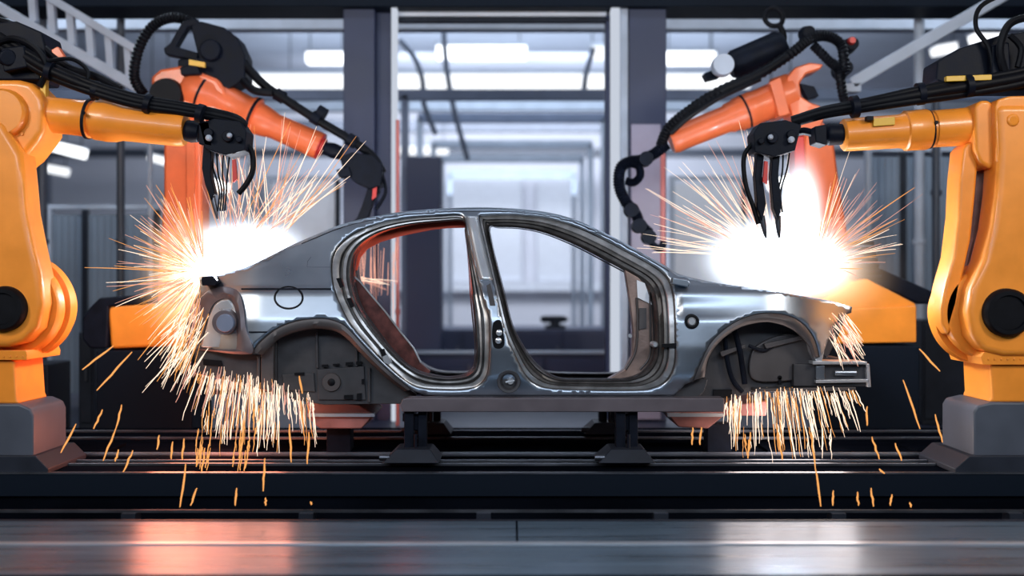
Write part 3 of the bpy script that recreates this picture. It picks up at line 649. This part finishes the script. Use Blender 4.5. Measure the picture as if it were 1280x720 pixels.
m = M(); m.L((104, 141, 6.76), (104.5, 141, 6.83), [(0, 2.4), (1, 2.4)], 12); m.obj('forearm_plug', BLACK, r)
m = M(); m.L((110, 148.5, 6.93), (113.5, 149, 6.93), [(0, 25.4), (1, 25.4)], 40); m.obj('arm_seam', NAVY, r)
M().prism([(50, 84), (57, 82), (57, 128), (50, 128)], 6.85, .05).obj('cable_marker', YELLOW, r, bevel=.003)
m = M(); m.L((232, 163, 6.93), (250, 166, 6.93), [(0, 13), (.5, 14), (1, 12)]); m.prism([(248, 150), (262, 152), (266, 184), (248, 180)], 6.85, .16); m.obj('wrist', NAVY, r, bevel=.008)
def gun(par, ox, oy, s, Y):
    """weld gun block, electrode arms and cables hanging below; s = 1 or -1 mirrors it"""
    X = lambda x: ox+s*x
    m = M(); m.prism([(X(0), oy-14), (X(20), oy-20), (X(52), oy-16), (X(60), oy-4), (X(58), oy+20), (X(34), oy+26), (X(8), oy+18)], Y-.1, .2)
    for x, y, rr in ((12, -2, 6), (36, 2, 7), (50, 6, 4)): m.disc(X(x), oy+y, Y-.13, [(0, rr*.6), (0, rr), (.04, rr)], 20)
    m.obj('gun_body', NAVY, par, bevel=.006)
    m = M(); m.disc(X(12), oy+4, Y-.15, [(0, 2), (.01, 4), (.03, 4)], 14); m.disc(X(38), oy+1, Y-.15, [(0, 2), (.01, 3.4), (.03, 3.4)], 14); m.obj('gun_bolt', LGREY, par)
    if s > 0:
        m = M(); m.T([(X(50), oy+6, Y), (X(66), oy+20, Y), (X(68), oy+44, Y), (X(60), oy+62, Y), (X(50), oy+74, Y)], 3.6, 10); m.obj('hose', BLACK, par)
        m = M(); m.prism([(X(6), oy+14), (X(16), oy+16), (X(15), oy+50), (X(20), oy+74), (X(15), oy+82), (X(8), oy+62), (X(4), oy+42)], Y-.04, .08); m.obj('electrode_arm', NAVY, par, bevel=.006)
        m = M(); m.L((X(17), oy+76, Y), (X(24), oy+106, Y), [(0, 3.4), (.5, 3), (.8, 2), (1, 1)], 14); m.obj('electrode_tip', RAIL, par)
    else:
        for a_, b_ in ((26, 0), (46, 6)):
            m = M(); m.prism([(X(a_), oy+16), (X(a_+9), oy+16), (X(a_+12), oy+50), (X(a_+9), oy+90), (X(a_+3), oy+106), (X(a_-2), oy+84), (X(a_+3), oy+50)], Y-.04, .08); m.obj('electrode_arm', NAVY, par, bevel=.006)
            m = M(); m.L((X(a_+4), oy+100, Y), (X(a_+2+b_*-.6), oy+128, Y), [(0, 4), (.5, 3.4), (.8, 2.4), (1, 1)], 14); m.obj('electrode_tip', RAIL, par)
        m = M(); m.T([(X(60), oy+8, Y), (X(72), oy+26, Y), (X(70), oy+60, Y), (X(60), oy+90, Y), (X(54), oy+110, Y)], 3, 10); m.obj('hose', BLACK, par)
    m = M()
    for k in range(4): m.T([(X(14+k*9), oy+10, Y-.02+k*.02), (X(18+k*6), oy+40+k*4, Y), (X(26+k*3), oy+70, Y+.02), (X(24+k*3), oy+96, Y)], 1.1, 6)
    m.obj('gun_cable', BLACK, par)
    M().prism([(X(42), oy+32), (X(46), oy+31), (X(48), oy+56), (X(43), oy+60)], Y-.07, .03).obj('gun_tag', RED, par)['label'] = 'small red marker'
gun(r, 248, 168, 1, 6.95)
m = M()
for k, (dy, rr) in enumerate(((0, 6), (7, 5), (-7, 4.5), (3, 4))):
    m.T([(-20, 40+dy, 6.9), (30, 70+dy, 6.85), (62, 88+dy, 6.82+.02*k), (110, 108+dy*.8, 6.8), (170, 126+dy*.7, 6.82), (230, 136+dy*.6, 6.86), (290, 148+dy*.4, 6.9), (306, 158+dy*.3, 6.94)], rr, 10)
m.obj('cable_bundle', BLACK, r)
m = M()
for x, y in ((62, 88), (120, 112), (185, 129), (250, 141)): m.L((x-3, y, 6.83), (x+4, y+2, 6.83), [(0, 12), (1, 12)], 18)
m.obj('cable_clamp', NAVY, r)
m = M(); m.T([(-20, 20, 6.95), (20, 34, 6.95), (52, 58, 6.93), (84, 84, 6.9), (120, 96, 6.88), (150, 112, 6.86)], 5, 8); m.T([(-10, 56, 6.85), (16, 48, 6.82), (44, 60, 6.8), (58, 84, 6.82), (50, 108, 6.85)], 4, 8); m.T([(60, 76, 6.8), (90, 74, 6.8), (110, 90, 6.8), (104, 112, 6.8)], 2.5, 8); m.obj('hose', BLACK, r)
m = M(); m.prism([(-40, 30), (20, 26), (52, 40), (58, 66), (50, 100), (-40, 100)], 6.9, .3); m.prism([(0, 60), (30, 56), (34, 84), (4, 90)], 6.82, .1); m.L((10, 72, 6.8), (10, 73, 6.95), [(0, 10), (1, 12)]); m.obj('drive_motor', NAVY, r, bevel=.012)
M().prism([(64, 62), (72, 58), (80, 70), (74, 76), (66, 72)], 6.9, .05).obj('connector', REDOR, r, bevel=.004)
# ---- right front robot
r = thing('welding_robot', (P(1262, 0, 6.95).x, 6.95, BZ), 'large orange welding robot cropped at the right edge, forearm reaching left', 'robot', 'orange welding robots')
M().prism([(1340, 503), (1240, 503), (1222, 507), (1217, 515), (1217, 572), (1340, 572)], 6.72, .5).obj('pedestal', MGREY, r, bevel=.015)
M().prism([(1340, 570), (1212, 570), (1194, 586), (1194, 592.5), (1340, 592.5)], 6.68, .6).obj('floor_plate', DGREY, r, bevel=.006)
M().prism([(1340, 455), (1238, 455), (1240, 496), (1237, 503), (1340, 503)], 6.76, .42).obj('base', ORANGE, r, bevel=.015)
m = M(); m.prism([(1340, 440), (1230, 440), (1226, 446), (1229, 456), (1340, 456)], 6.73, .5)
for k in range(6): m.disc(1236+k*8, 449, 6.725, [(0, 1.6), (.02, 1.6)], 8)
m.obj('base_flange', ORANGE, r, bevel=.006)
m = M(); m.disc(1240, 392, 6.84, [(0, 44), (.0, 56), (.02, 58), (.07, 58), (.075, 54), (.1, 54), (.105, 64), (.2, 65), (.22, 60), (.3, 58)], 64); m.obj('shoulder_housing', ORANGE, r)
m = M(); m.prism([(1204, 186), (1210, 178), (1222, 176), (1224, 190), (1220, 240), (1214, 300), (1204, 345), (1198, 380), (1186, 420), (1176, 405), (1176, 385), (1182, 355), (1192, 320), (1198, 270), (1200, 225)], 6.84, .22); m.obj('link_rod', ORANGE, r, bevel=.02, seg=3)
M().prism([(1222, 196), (1246, 196), (1240, 300), (1226, 350), (1204, 350), (1216, 300)], 6.96, .05).obj('link_web', INNER, r)
m = M(); m.prism([(1340, 130), (1246, 130), (1249, 190), (1246, 240), (1240, 285), (1230, 325), (1214, 360), (1209, 390), (1214, 420), (1230, 440), (1256, 446), (1340, 446)], 6.7, .24); m.obj('lower_arm', ORANGE, r, bevel=.045, seg=5)
M().disc(1261, 391, 6.66, [(0, 18), (.0, 21), (-.015, 22), (-.015, 27), (.0, 30), (.06, 31)], 48).obj('joint_cap', BLACK, r)
m = M(); m.prism([(1340, 118), (1262, 120), (1248, 124), (1244, 132), (1246, 200), (1255, 215), (1340, 215)], 6.72, .3); m.disc(1267, 150, 6.69, [(0, 5), (.0, 8), (.04, 9)], 20); m.obj('elbow_housing', ORANGE, r, bevel=.03, seg=4)
m = M(); m.prism([(1219, 132), (1226, 125), (1238, 125), (1244, 134), (1244, 176), (1250, 196), (1240, 212), (1226, 204), (1219, 188)], 6.78, .3); m.obj('elbow_cheek', ORANGE, r, bevel=.03, seg=4)
m = M(); m.L((1053, 169, 6.93), (1226, 157, 6.93), [(0, 18), (.01, 20), (.06, 20.5), (.4, 21), (.44, 22.5), (.45, 25), (.60, 25.5), (.62, 24), (.625, 21), (.65, 21), (.655, 23), (1, 24)], 40); m.obj('forearm', ORANGE, r)
m = M(); m.disc(1171, 153, 6.80, [(0, 2.4), (.03, 2.4)], 10); m.prism([(1084, 145), (1092, 145), (1092, 150), (1084, 150)], 6.8, .05); m.obj('forearm_plug', BLACK, r)
m = M(); m.L((1158, 162, 6.93), (1161.5, 161.7, 6.93), [(0, 24.3), (1, 24.3)], 40); m.obj('arm_seam', NAVY, r)
M().prism([(1092, 148), (1119, 146), (1119, 156), (1092, 158)], 6.815, .04).obj('forearm_cover', YELLOW, r, bevel=.003)
m = M(); m.L((1030, 168, 6.93), (1053, 168, 6.93), [(0, 10), (.2, 14), (1, 13)]); m.prism([(1018, 158), (1034, 155), (1034, 182), (1020, 178)], 6.85, .16); m.obj('wrist', NAVY, r, bevel=.008)
m = M(); m.T([(1020, 168, 6.95), (1006, 164, 6.97), (996, 166, 7.0)], 5); m.obj('wrist_link', NAVY, r)
gun(r, 1002, 170, -1, 6.98)
m = M()
for k, (dy, rr) in enumerate(((0, 7), (8, 5.5), (-8, 4.5), (3, 4))):
    m.T([(1320, 84+dy, 6.85), (1270, 98+dy, 6.84), (1200, 110+dy, 6.82+.02*k), (1140, 120+dy*.8, 6.8), (1075, 132+dy*.5, 6.84), (1030, 140+dy*.4, 6.88), (990, 152+dy*.3, 6.92)], rr, 10)
m.obj('cable_bundle', BLACK, r)
m = M()
for x, y in ((1150, 118), (1068, 134), (1210, 108)): m.L((x-4, y, 6.83), (x+4, y-1, 6.83), [(0, 14), (1, 14)], 18)
m.obj('cable_clamp', NAVY, r)
m = M(); m.prism([(1340, 30), (1250, 44), (1200, 60), (1172, 76), (1170, 100), (1200, 112), (1340, 112)], 6.95, .25); m.prism([(1240, 56), (1262, 52), (1264, 96), (1240, 98)], 6.88, .1); m.obj('drive_motor', NAVY, r, bevel=.012)
M().prism([(1183, 95), (1240, 93), (1240, 100), (1183, 102)], 6.8, .04).obj('yellow_strip', YELLOW, r, bevel=.004)['label'] = 'yellow strip'
m = M(); m.T([(1256, 90, 6.86), (1250, 60, 6.84), (1262, 30, 6.84), (1290, 20, 6.84)], 5); m.T([(1242, 96, 6.9), (1236, 60, 6.9), (1220, 34, 6.92), (1226, 8, 6.94), (1260, -10, 6.95)], 3); m.T([(1262, 44, 6.85), (1276, 60, 6.85), (1272, 84, 6.85)], 4); m.obj('hose', BLACK, r)
# ---- left rear robot
r = thing('welding_robot', (P(200, 0, 9.2).x, 9.2, 0), 'red-orange welding robot behind the left weld flash, forearm sloping down to the right', 'robot', 'orange welding robots')
YB = 9.1; fb = fl(YB-.25)
M().prism([(120, 438), (240, 438), (240, fb), (120, fb)], YB-.25, .6).obj('riser', BEAMM, r, bevel=.015)
M().prism([(134, 384), (150, 380), (240, 378), (242, 432), (138, 436)], YB-.22, .5).obj('base', ORANGE, r, bevel=.03, seg=3)
m = M(); m.prism([(112, 384), (124, 372), (180, 368), (182, 380), (136, 384), (134, 436), (112, 436), (102, 424), (102, 398)], YB-.24, .45); m.obj('base_motor', NAVY, r, bevel=.02)
m = M(); m.prism([(204, 150), (216, 140), (244, 140), (252, 160), (252, 300), (256, 380), (196, 382), (198, 330), (204, 240)], YB-.12, .26); m.obj('lower_arm', REDOR, r, bevel=.03, seg=4)
M().prism([(232, 165), (243, 165), (244, 300), (234, 300)], YB-.14, .03).obj('arm_cover', REDOR, r, bevel=.004)
m = M(); m.prism([(188, 96), (200, 86), (225, 82), (250, 90), (272, 98), (284, 116), (280, 140), (250, 150), (206, 150), (190, 130)], YB-.14, .3); m.obj('elbow_housing', REDOR, r, bevel=.03, seg=4)
M().disc(206, 118, YB-.2, [(0, 16), (.0, 20), (.05, 22), (.08, 22)], 40).obj('elbow_cap', BLACK, r)
m = M(); m.L((232, 108, YB), (400, 183, YB), [(0, 22), (.04, 28), (.2, 27), (.24, 24), (.46, 22), (.48, 25), (.52, 25), (.53, 20), (.56, 20), (.62, 18), (.66, 16), (.9, 16.5), (.96, 17.5), (1.0, 17)], 36); m.obj('forearm', REDOR, r)
m = M(); m.L((316, 145.5, YB), (319.5, 147, YB), [(0, 25.6), (1, 25.6)], 36); m.obj('arm_seam', NAVY, r)
m = M(); m.L((254, 117.8, YB), (257, 119.2, YB), [(0, 27.6), (1, 27.6)], 36); m.obj('arm_seam', NAVY, r)
M().L((398, 182, YB), (405, 185, YB), [(0, 16.5), (.5, 17), (.55, 12), (1, 11)], 28).obj('wrist_flange', RED, r)
m = M(); m.ribbed([(180, 118, YB), (168, 96, YB), (174, 60, YB), (192, 32, YB), (218, 22, YB), (246, 32, YB), (268, 56, YB)], 6.5); m.obj('hose', BLACK, r)
m = M(); m.prism([(204, 60), (212, 54), (228, 26), (244, 22), (250, 30), (234, 34), (220, 58), (248, 66), (246, 76), (206, 68)], YB-.1, .1); m.prism([(238, 32), (250, 26), (280, 34), (296, 46), (306, 68), (306, 98), (284, 112), (262, 98), (222, 86), (222, 74), (248, 72)], YB-.1, .28); m.prism([(224, 84), (246, 78), (250, 92), (226, 94)], YB-.2, .1); m.disc(262, 62, YB-.15, [(0, 8), (.0, 13), (.06, 14)]); m.obj('drive_motor', NAVY, r, bevel=.012)
M().prism([(236, 74), (256, 78), (256, 84), (236, 81)], YB-.22, .03).obj('yellow_strip', YELLOW, r)
m = M(); m.T([(290, 56, YB), (304, 78, YB-.05), (330, 106, YB-.1), (362, 128, YB-.1), (400, 152, YB-.08), (440, 176, YB-.05), (466, 196, YB), (478, 216, YB)], 5.5, 10); m.T([(296, 90, YB), (316, 112, YB-.15), (340, 116, YB-.15)], 5); m.obj('cable_bundle', BLACK, r)
m = M()
for x, y in ((350, 120), (395, 148), (402, 141), (440, 176)): m.L((x-5, y-3, YB-.08), (x+5, y+3, YB-.08), [(0, 8), (1, 8)], 16)
m.obj('cable_clamp', NAVY, r)
m = M(); m.L((405, 185, YB), (428, 192, YB), [(0, 8), (.5, 10), (1, 8)]); m.prism([(424, 196), (440, 190), (466, 194), (478, 206), (476, 232), (462, 236), (444, 228), (430, 216)], YB-.1, .2); m.prism([(420, 212), (436, 208), (440, 220), (424, 222)], YB-.12, .1)
m.obj('wrist', NAVY, r, bevel=.008)
m = M(); m.prism([(466, 216), (477, 212), (474, 240), (466, 252), (460, 272), (450, 284), (436, 290), (434, 284), (446, 272), (452, 258), (458, 240)], YB-.05, .1); m.L((434, 286, YB), (424, 290, YB), [(0, 4), (1, 2.5)]); m.T([(477, 216, YB), (482, 240, YB), (470, 262, YB)], 2.4); m.obj('electrode_arm', NAVY, r, bevel=.006)
M().prism([(466, 236), (471, 234), (470, 246), (465, 250)], YB-.08, .03).obj('gun_tag', RED, r)
# ---- right rear robot
r = thing('welding_robot', (P(1060, 0, 9.2).x, 9.2, 0), 'red-orange welding robot behind the right weld flash, forearm sloping down to the left', 'robot', 'orange welding robots')
M().prism([(1036, 432), (1150, 432), (1150, fb), (1036, fb)], YB-.25, .6).obj('riser', BEAMM, r, bevel=.015)
m = M(); m.prism([(1030, 388), (1146, 382), (1146, 428), (1030, 430)], YB-.24, .5); m.obj('base', ORANGE, r, bevel=.012)
m = M(); m.prism([(1062, 352), (1084, 348), (1096, 354), (1146, 380), (1144, 386), (1032, 392), (1020, 380)], YB-.22, .48); m.obj('base_top', ORANGE, r, bevel=.03, seg=3)
m = M(); m.prism([(1056, 330), (1098, 334), (1170, 366), (1190, 370), (1190, 380), (1148, 380), (1100, 358), (1060, 352)], YB-.1, .4); m.obj('base_motor', NAVY, r, bevel=.02)
m = M()
for k in range(7): m.L((1054+k, 304+k*7, YB-.2), (1092+k*1.5, 304+k*7, YB-.2), [(0, 2.6), (1, 2.6)], 10)
m.obj('bellows', NAVY, r)
m = M(); m.prism([(1006, 150), (1030, 152), (1042, 170), (1050, 230), (1060, 290), (1072, 350), (1070, 384), (1010, 384), (1010, 330), (1008, 240)], YB-.12, .26); m.obj('lower_arm', REDOR, r, bevel=.03, seg=4)
M().prism([(992, 170), (1010, 170), (1012, 330), (1000, 330)], YB-.08, .2).obj('arm_cover', RED, r, bevel=.01)
m = M(); m.prism([(984, 96), (994, 84), (1012, 78), (1030, 80), (1026, 86), (1008, 92), (1000, 104), (1002, 120), (1014, 128), (1026, 132), (1030, 150), (1024, 164), (1000, 162), (990, 144), (984, 120)], YB-.14, .3); m.obj('elbow_housing', REDOR, r, bevel=.016, seg=3)
m = M(); m.L((990, 116, YB), (838, 177, YB), [(0, 25), (.12, 26), (.14, 22), (.3, 21), (.32, 22), (.45, 21), (.47, 19), (.52, 19), (.54, 17), (.9, 16), (.96, 17), (1, 15)], 36); m.obj('forearm', REDOR, r)
m = M(); m.L((932, 139.2, YB), (929.5, 140.2, YB), [(0, 21.8), (1, 21.8)], 36); m.obj('arm_seam', NAVY, r)
m = M(); m.prism([(962, 102), (976, 96), (988, 142), (974, 146)], YB-.17, .34); m.obj('elbow_plate', REDOR, r, bevel=.008)
m = M(); m.L((912, 84, YB), (980, 56, YB), [(0, 14), (.1, 19), (.9, 20), (1, 16)], 28); m.prism([(880, 92), (894, 86), (900, 96), (884, 100)], YB-.06, .12); m.obj('drive_motor', NAVY, r)
m = M(); m.disc(905, 80, YB-.2, [(0, 8), (.0, 13), (.06, 14), (.1, 14)], 28); m.obj('motor_flange', LGREY, r)
m = M(); m.T([(958, 14, YB), (968, 10, YB), (978, 18, YB), (976, 30, YB), (964, 32, YB), (956, 24, YB), (958, 14, YB)], 3.2); m.T([(974, 30, YB), (980, 46, YB), (976, 60, YB)], 4); m.obj('lifting_ring', BLACK, r)
m = M(); m.ribbed([(1056, 90, YB-.1), (1052, 58, YB-.1), (1036, 46, YB-.1), (1014, 48, YB-.1), (990, 66, YB-.15), (950, 92, YB-.2), (900, 114, YB-.2), (862, 138, YB-.18), (836, 160, YB-.12), (826, 182, YB-.05)], 6.5); m.ribbed([(1016, 56, YB-.1), (1036, 76, YB-.12), (1048, 88, YB-.1), (1054, 120, YB-.1), (1062, 134, YB-.05)], 6); m.obj('hose', BLACK, r)
m = M(); m.T([(950, 98, YB-.22), (900, 121, YB-.22), (862, 145, YB-.2), (838, 166, YB-.14)], 4); m.obj('cable_bundle', BLACK, r)
m = M(); m.disc(1012, 40, YB, [(0, 8), (.1, 11)]); m.disc(1058, 84, YB-.1, [(0, 9), (.2, 11)]); m.prism([(1000, 104), (1018, 108), (1024, 120), (1010, 124)], YB-.16, .1); m.disc(1066, 54, YB, [(0, 8), (.15, 10)]); m.obj('hose_coupling', NAVY, r, bevel=.004)
M().disc(1066, 50, YB-.04, [(0, 4), (.04, 5)], 14).obj('warning_knob', RED, r)
m = M(); m.ribbed([(834, 180, YB-.05), (818, 192, YB-.05), (802, 200, YB-.05), (788, 202, YB-.05), (776, 210, YB-.05), (774, 232, YB-.05), (782, 252, YB-.05), (794, 266, YB-.05), (800, 280, YB-.05), (812, 292, YB-.05)], 7); m.ribbed([(786, 204, YB-.05), (798, 208, YB-.05), (800, 220, YB-.05), (792, 228, YB-.05), (782, 226, YB-.05)], 5)
m.obj('tool_arm', NAVY, r)
m = M()
for x, y, rr in ((808, 198, 9), (790, 262, 9), (800, 282, 9), (812, 296, 9)): m.disc(x, y, YB-.12, [(0, rr*.6), (0, rr), (.14, rr)], 18)
m.T([(812, 294, YB-.05), (816, 306, YB-.05), (826, 310, YB-.05), (830, 302, YB-.05)], 4.5); m.obj('electrode_tip', NAVY, r)

# ------------------------------------------------------------------ weld flashes (arc bloom and halo added as glowing volumes)
def flash(name, c, size, col, strength, power, label):
    m = M(); bmesh.ops.create_icosphere(m.bm, subdivisions=3, radius=1.0)
    mt = bpy.data.materials.new(name); mt.use_nodes = True; nt = mt.node_tree; nt.nodes.clear()
    tc = nt.nodes.new('ShaderNodeTexCoord'); ln = nt.nodes.new('ShaderNodeVectorMath'); ln.operation = 'LENGTH'
    nt.links.new(tc.outputs['Object'], ln.inputs[0])
    s1 = nt.nodes.new('ShaderNodeMath'); s1.operation = 'SUBTRACT'; s1.inputs[0].default_value = 1.0; s1.use_clamp = True; nt.links.new(ln.outputs['Value'], s1.inputs[1])
    s2 = nt.nodes.new('ShaderNodeMath'); s2.operation = 'POWER'; s2.inputs[1].default_value = power; nt.links.new(s1.outputs[0], s2.inputs[0])
    s3 = nt.nodes.new('ShaderNodeMath'); s3.operation = 'MULTIPLY'; s3.inputs[1].default_value = strength; nt.links.new(s2.outputs[0], s3.inputs[0])
    e = nt.nodes.new('ShaderNodeEmission'); e.inputs[0].default_value = (*col, 1); nt.links.new(s3.outputs[0], e.inputs[1])
    o_ = nt.nodes.new('ShaderNodeOutputMaterial'); nt.links.new(e.outputs[0], o_.inputs['Volume'])
    o = m.obj(name, mt); o.location = c; o.scale = size
    return tag(o, label, 'weld flash', kind='stuff')
k7 = 7.3/F
flash('weld_flash', P(306, 310, 7.5), (118*k7, .36, 56*k7), (0.80, 0.88, 1.0), 85, 3.8, 'brilliant white weld flash over the rear deck of the car')
flash('weld_glow', P(238, 345, 7.42), (92*k7, .34, 122*k7), (1.0, 0.66, 0.42), 26, 3.8, 'warm halo of spark light around the tail corner of the car')
flash('weld_flash', P(972, 324, 7.45), (138*k7, .42, 82*k7), (0.82, 0.9, 1.0), 110, 3.8, 'brilliant white weld flash over the front hood of the car')
flash('weld_plume', P(1000, 270, 7.5), (44*k7, .3, 115*k7), (0.85, 0.92, 1.0), 60, 3.4, 'tall white glowing plume above the front hood flash')
flash('weld_glow', P(1035, 340, 7.6), (120*k7, .40, 100*k7), (1.0, 0.68, 0.45), 11, 3.6, 'warm halo of weld light at the nose of the car')

# ------------------------------------------------------------------ sparks
def streak(m, x, y, ang, ln, Y, r=.8, curve=0.0, mi=0, wob=0.0):
    """ang in degrees, 0 = right, 90 = up; curve = downward sag in px at the end"""
    a = math.radians(ang); n = 6; pts = []
    dy = random.uniform(-.15, .15)
    for k in range(n+1):
        t = k/n
        pts.append(P(x+math.cos(a)*ln*t+(random.uniform(-wob, wob) if k else 0), y-math.sin(a)*ln*t+curve*t*t, Y+dy*t))
    m.tube(pts, r*.72*Y/F, 5, taper=lambda t: .35+.65*math.sin(PI*min(1, .15+t*.8)), mi=mi)
def shower(name, label, fn):
    m = M(); fn(m); o = m.obj(name, SPARKS, smooth=False); tag(o, label, 'sparks', kind='stuff'); return o
U = random.uniform
def f1(m):
    for _ in range(230):
        a = U(95, 262); st = U(15, 55); ln = U(20, 85) if random.random() < .7 else U(60, 125)
        if a > 190: ln *= .75
        x, y = 256, 340; r_ = math.radians(a)
        streak(m, x+math.cos(r_)*st, y-math.sin(r_)*st, a+U(-6, 6), ln*.8, U(6.75, 7.2), U(.45, .9), U(-4, 8), random.choice((0, 2, 2, 1)))
shower('spark_spray', 'pinkish spark spray fanning out left from the rear corner of the car', f1)
def f2(m):
    for _ in range(85):
        a = U(38, 112); st = U(15, 40); ln = U(50, 150); r_ = math.radians(a)
        x = U(275, 350)
        streak(m, x+math.cos(r_)*st, 308-math.sin(r_)*st, a+U(-5, 5), ln*(.55+.45*math.sin(r_)), U(7.2, 7.6), U(.4, .85), U(-5, 8), random.choice((0, 2, 0, 2, 1)))
shower('spark_spray', 'thin spark lines rising behind the sloping rear roofline of the car', f2)
def f3(m):
    for _ in range(230):
        x = U(225, 392); top = interp([(225, 405), (240, 462), (325, 482), (370, 497), (395, 506)], x)+U(-14, 6)
        ln = (12+62*random.random()**1.7)*(1.15 if 280 < x < 350 else .85)
        a = 270-interp([(225, 28), (260, 14), (310, 4), (395, -6)], x)+U(-4, 4)
        streak(m, x, top, a, ln, U(6.9, 7.3), U(.4, .95), 0, random.choice((0, 0, 1, 0, 2)), wob=.7)
    for _ in range(60):
        x = U(222, 262); streak(m, x, U(375, 440), U(215, 258), U(25, 75), U(6.8, 7.1), U(.5, 1.0), U(0, 10), random.choice((0, 1, 0)))
    for _ in range(26):
        x = random.choice((250, 262, 296, 303, 310))+U(-4, 4); streak(m, x, U(535, 565), 263+U(-3, 4), U(18, 45), U(6.75, 6.95), U(.7, 1.1), 0, 1, wob=.8)
    for _ in range(45):
        x = U(250, 350); streak(m, x, U(500, 535), 266+U(-6, 4), U(15, 48), U(6.9, 7.3), U(.5, 1.0), 0, random.choice((1, 1, 0)), wob=.8)
shower('spark_shower', 'dense curtain of golden sparks falling below the rear of the car', f3)
def f4(m):
    for _ in range(80):
        a = U(82, 178); r_ = math.radians(a); st = U(35, 70); ln = U(45, 150)
        streak(m, 970+math.cos(r_)*st, 325-math.sin(r_)*st*.8, a+U(-5, 5), ln*.9, U(7.2, 7.6), U(.4, .8), U(-4, 14), random.choice((0, 0, 2)))
shower('spark_spray', 'pale spark lines fanning up and left over the front cowl', f4)
def f5(m):
    for _ in range(75):
        a = U(-5, 80); r_ = math.radians(a); st = U(30, 60); ln = U(15, 80) if random.random() < .8 else U(60, 110)
        streak(m, 1015+math.cos(r_)*st, 335-math.sin(r_)*st, a+U(-7, 7), ln, U(7.1, 7.5), U(.4, .85), U(-3, 8), random.choice((0, 2, 2, 1)))
    for _ in range(60):
        x = U(1036, 1062); streak(m, x, U(390, 430), U(285, 325), U(14, 44), U(6.95, 7.15), U(.4, .8), U(0, 6), random.choice((0, 0, 2)))
shower('spark_spray', 'spark spray bursting right from the nose of the car', f5)
def f6(m):
    for _ in range(150):
        x = U(905, 1070); top = interp([(905, 503), (945, 492), (1070, 490)], x)+U(-8, 8)
        a = 270+interp([(905, -2), (960, 3), (1070, 22)], x)+U(-4, 4)
        ln = (10+66*random.random()**1.7)*interp([(905, .8), (980, 1.15), (1070, .7)], x)
        streak(m, x, top, a, ln, U(6.9, 7.3), U(.5, 1.05), 0, random.choice((0, 0, 1, 0)), wob=.7)
    for _ in range(26):
        streak(m, U(925, 1040), U(520, 550), 272+U(-4, 10), U(14, 40), U(6.9, 7.3), U(.5, 1.0), 0, random.choice((1, 0)), wob=.8)
shower('spark_shower', 'dense curtain of golden sparks falling below the front of the car', f6)
def f7(m):
    for _ in range(26):
        x = U(448, 498); streak(m, x, U(296, 330), 270+U(-5, 5), U(20, 80), 8.8, U(.4, .8), 0, 2)
    for _ in range(10): streak(m, 448, U(345, 352), -6+U(-8, 8), U(20, 50), 8.7, U(.5, .9), 4, random.choice((0, 2)))
shower('spark_trail', 'faint pink spark threads seen through the rear door opening', f7)
single = [(95, 530, 76, 566), (128, 512, 117, 536), (152, 506, 145, 535), (145, 535, 129, 576), (142, 432, 103, 462), (165, 440, 121, 488), (166, 563, 154, 590), (232, 580, 225, 634), (246, 610, 238, 632), (199, 544, 196, 562), (216, 552, 214, 574), (230, 548, 228, 575), (331, 573, 329, 614), (332, 622, 332, 632), (296, 610, 294, 632), (256, 560, 252, 590), (386, 540, 384, 580), (362, 530, 364, 578), (148, 562, 144, 577), (374, 470, 378, 492), (388, 627, 389, 631)]
single_r = [(1014, 540, 1019, 585), (1019, 585, 1026, 633), (1129, 475, 1150, 536), (1169, 518, 1178, 553), (1084, 508, 1084, 532), (1090, 546, 1099, 574), (1119, 554, 1127, 576), (1042, 613, 1041, 632), (1072, 615, 1073, 632), (1089, 610, 1092, 633), (1115, 618, 1113, 632), (1137, 628, 1139, 634), (1149, 436, 1175, 464), (973, 540, 978, 575), (938, 540, 935, 573), (1099, 586, 1106, 592), (866, 534, 865, 556), (877, 534, 875, 556)]
for lst, where, grp in ((single, 'below the rear of the car', 'stray sparks at the left'), (single_r, 'below the front of the car', 'stray sparks at the right')):
    for x0, y0, x1, y1 in lst:
        Y = 6.62 if max(y0, y1) < 600 else 6.4
        m = M(); n = 5
        m.tube([P(x0+(x1-x0)*k/n+(U(-.8, .8) if 0 < k < n else 0), y0+(y1-y0)*k/n, Y) for k in range(n+1)], 1.25*Y/F, 6, taper=lambda t: .5+.5*math.sin(PI*t))
        o = m.obj('spark', S_ORANGE, smooth=False)
        tag(o, 'single orange spark streak falling clear of the shower, '+where, 'spark', grp)
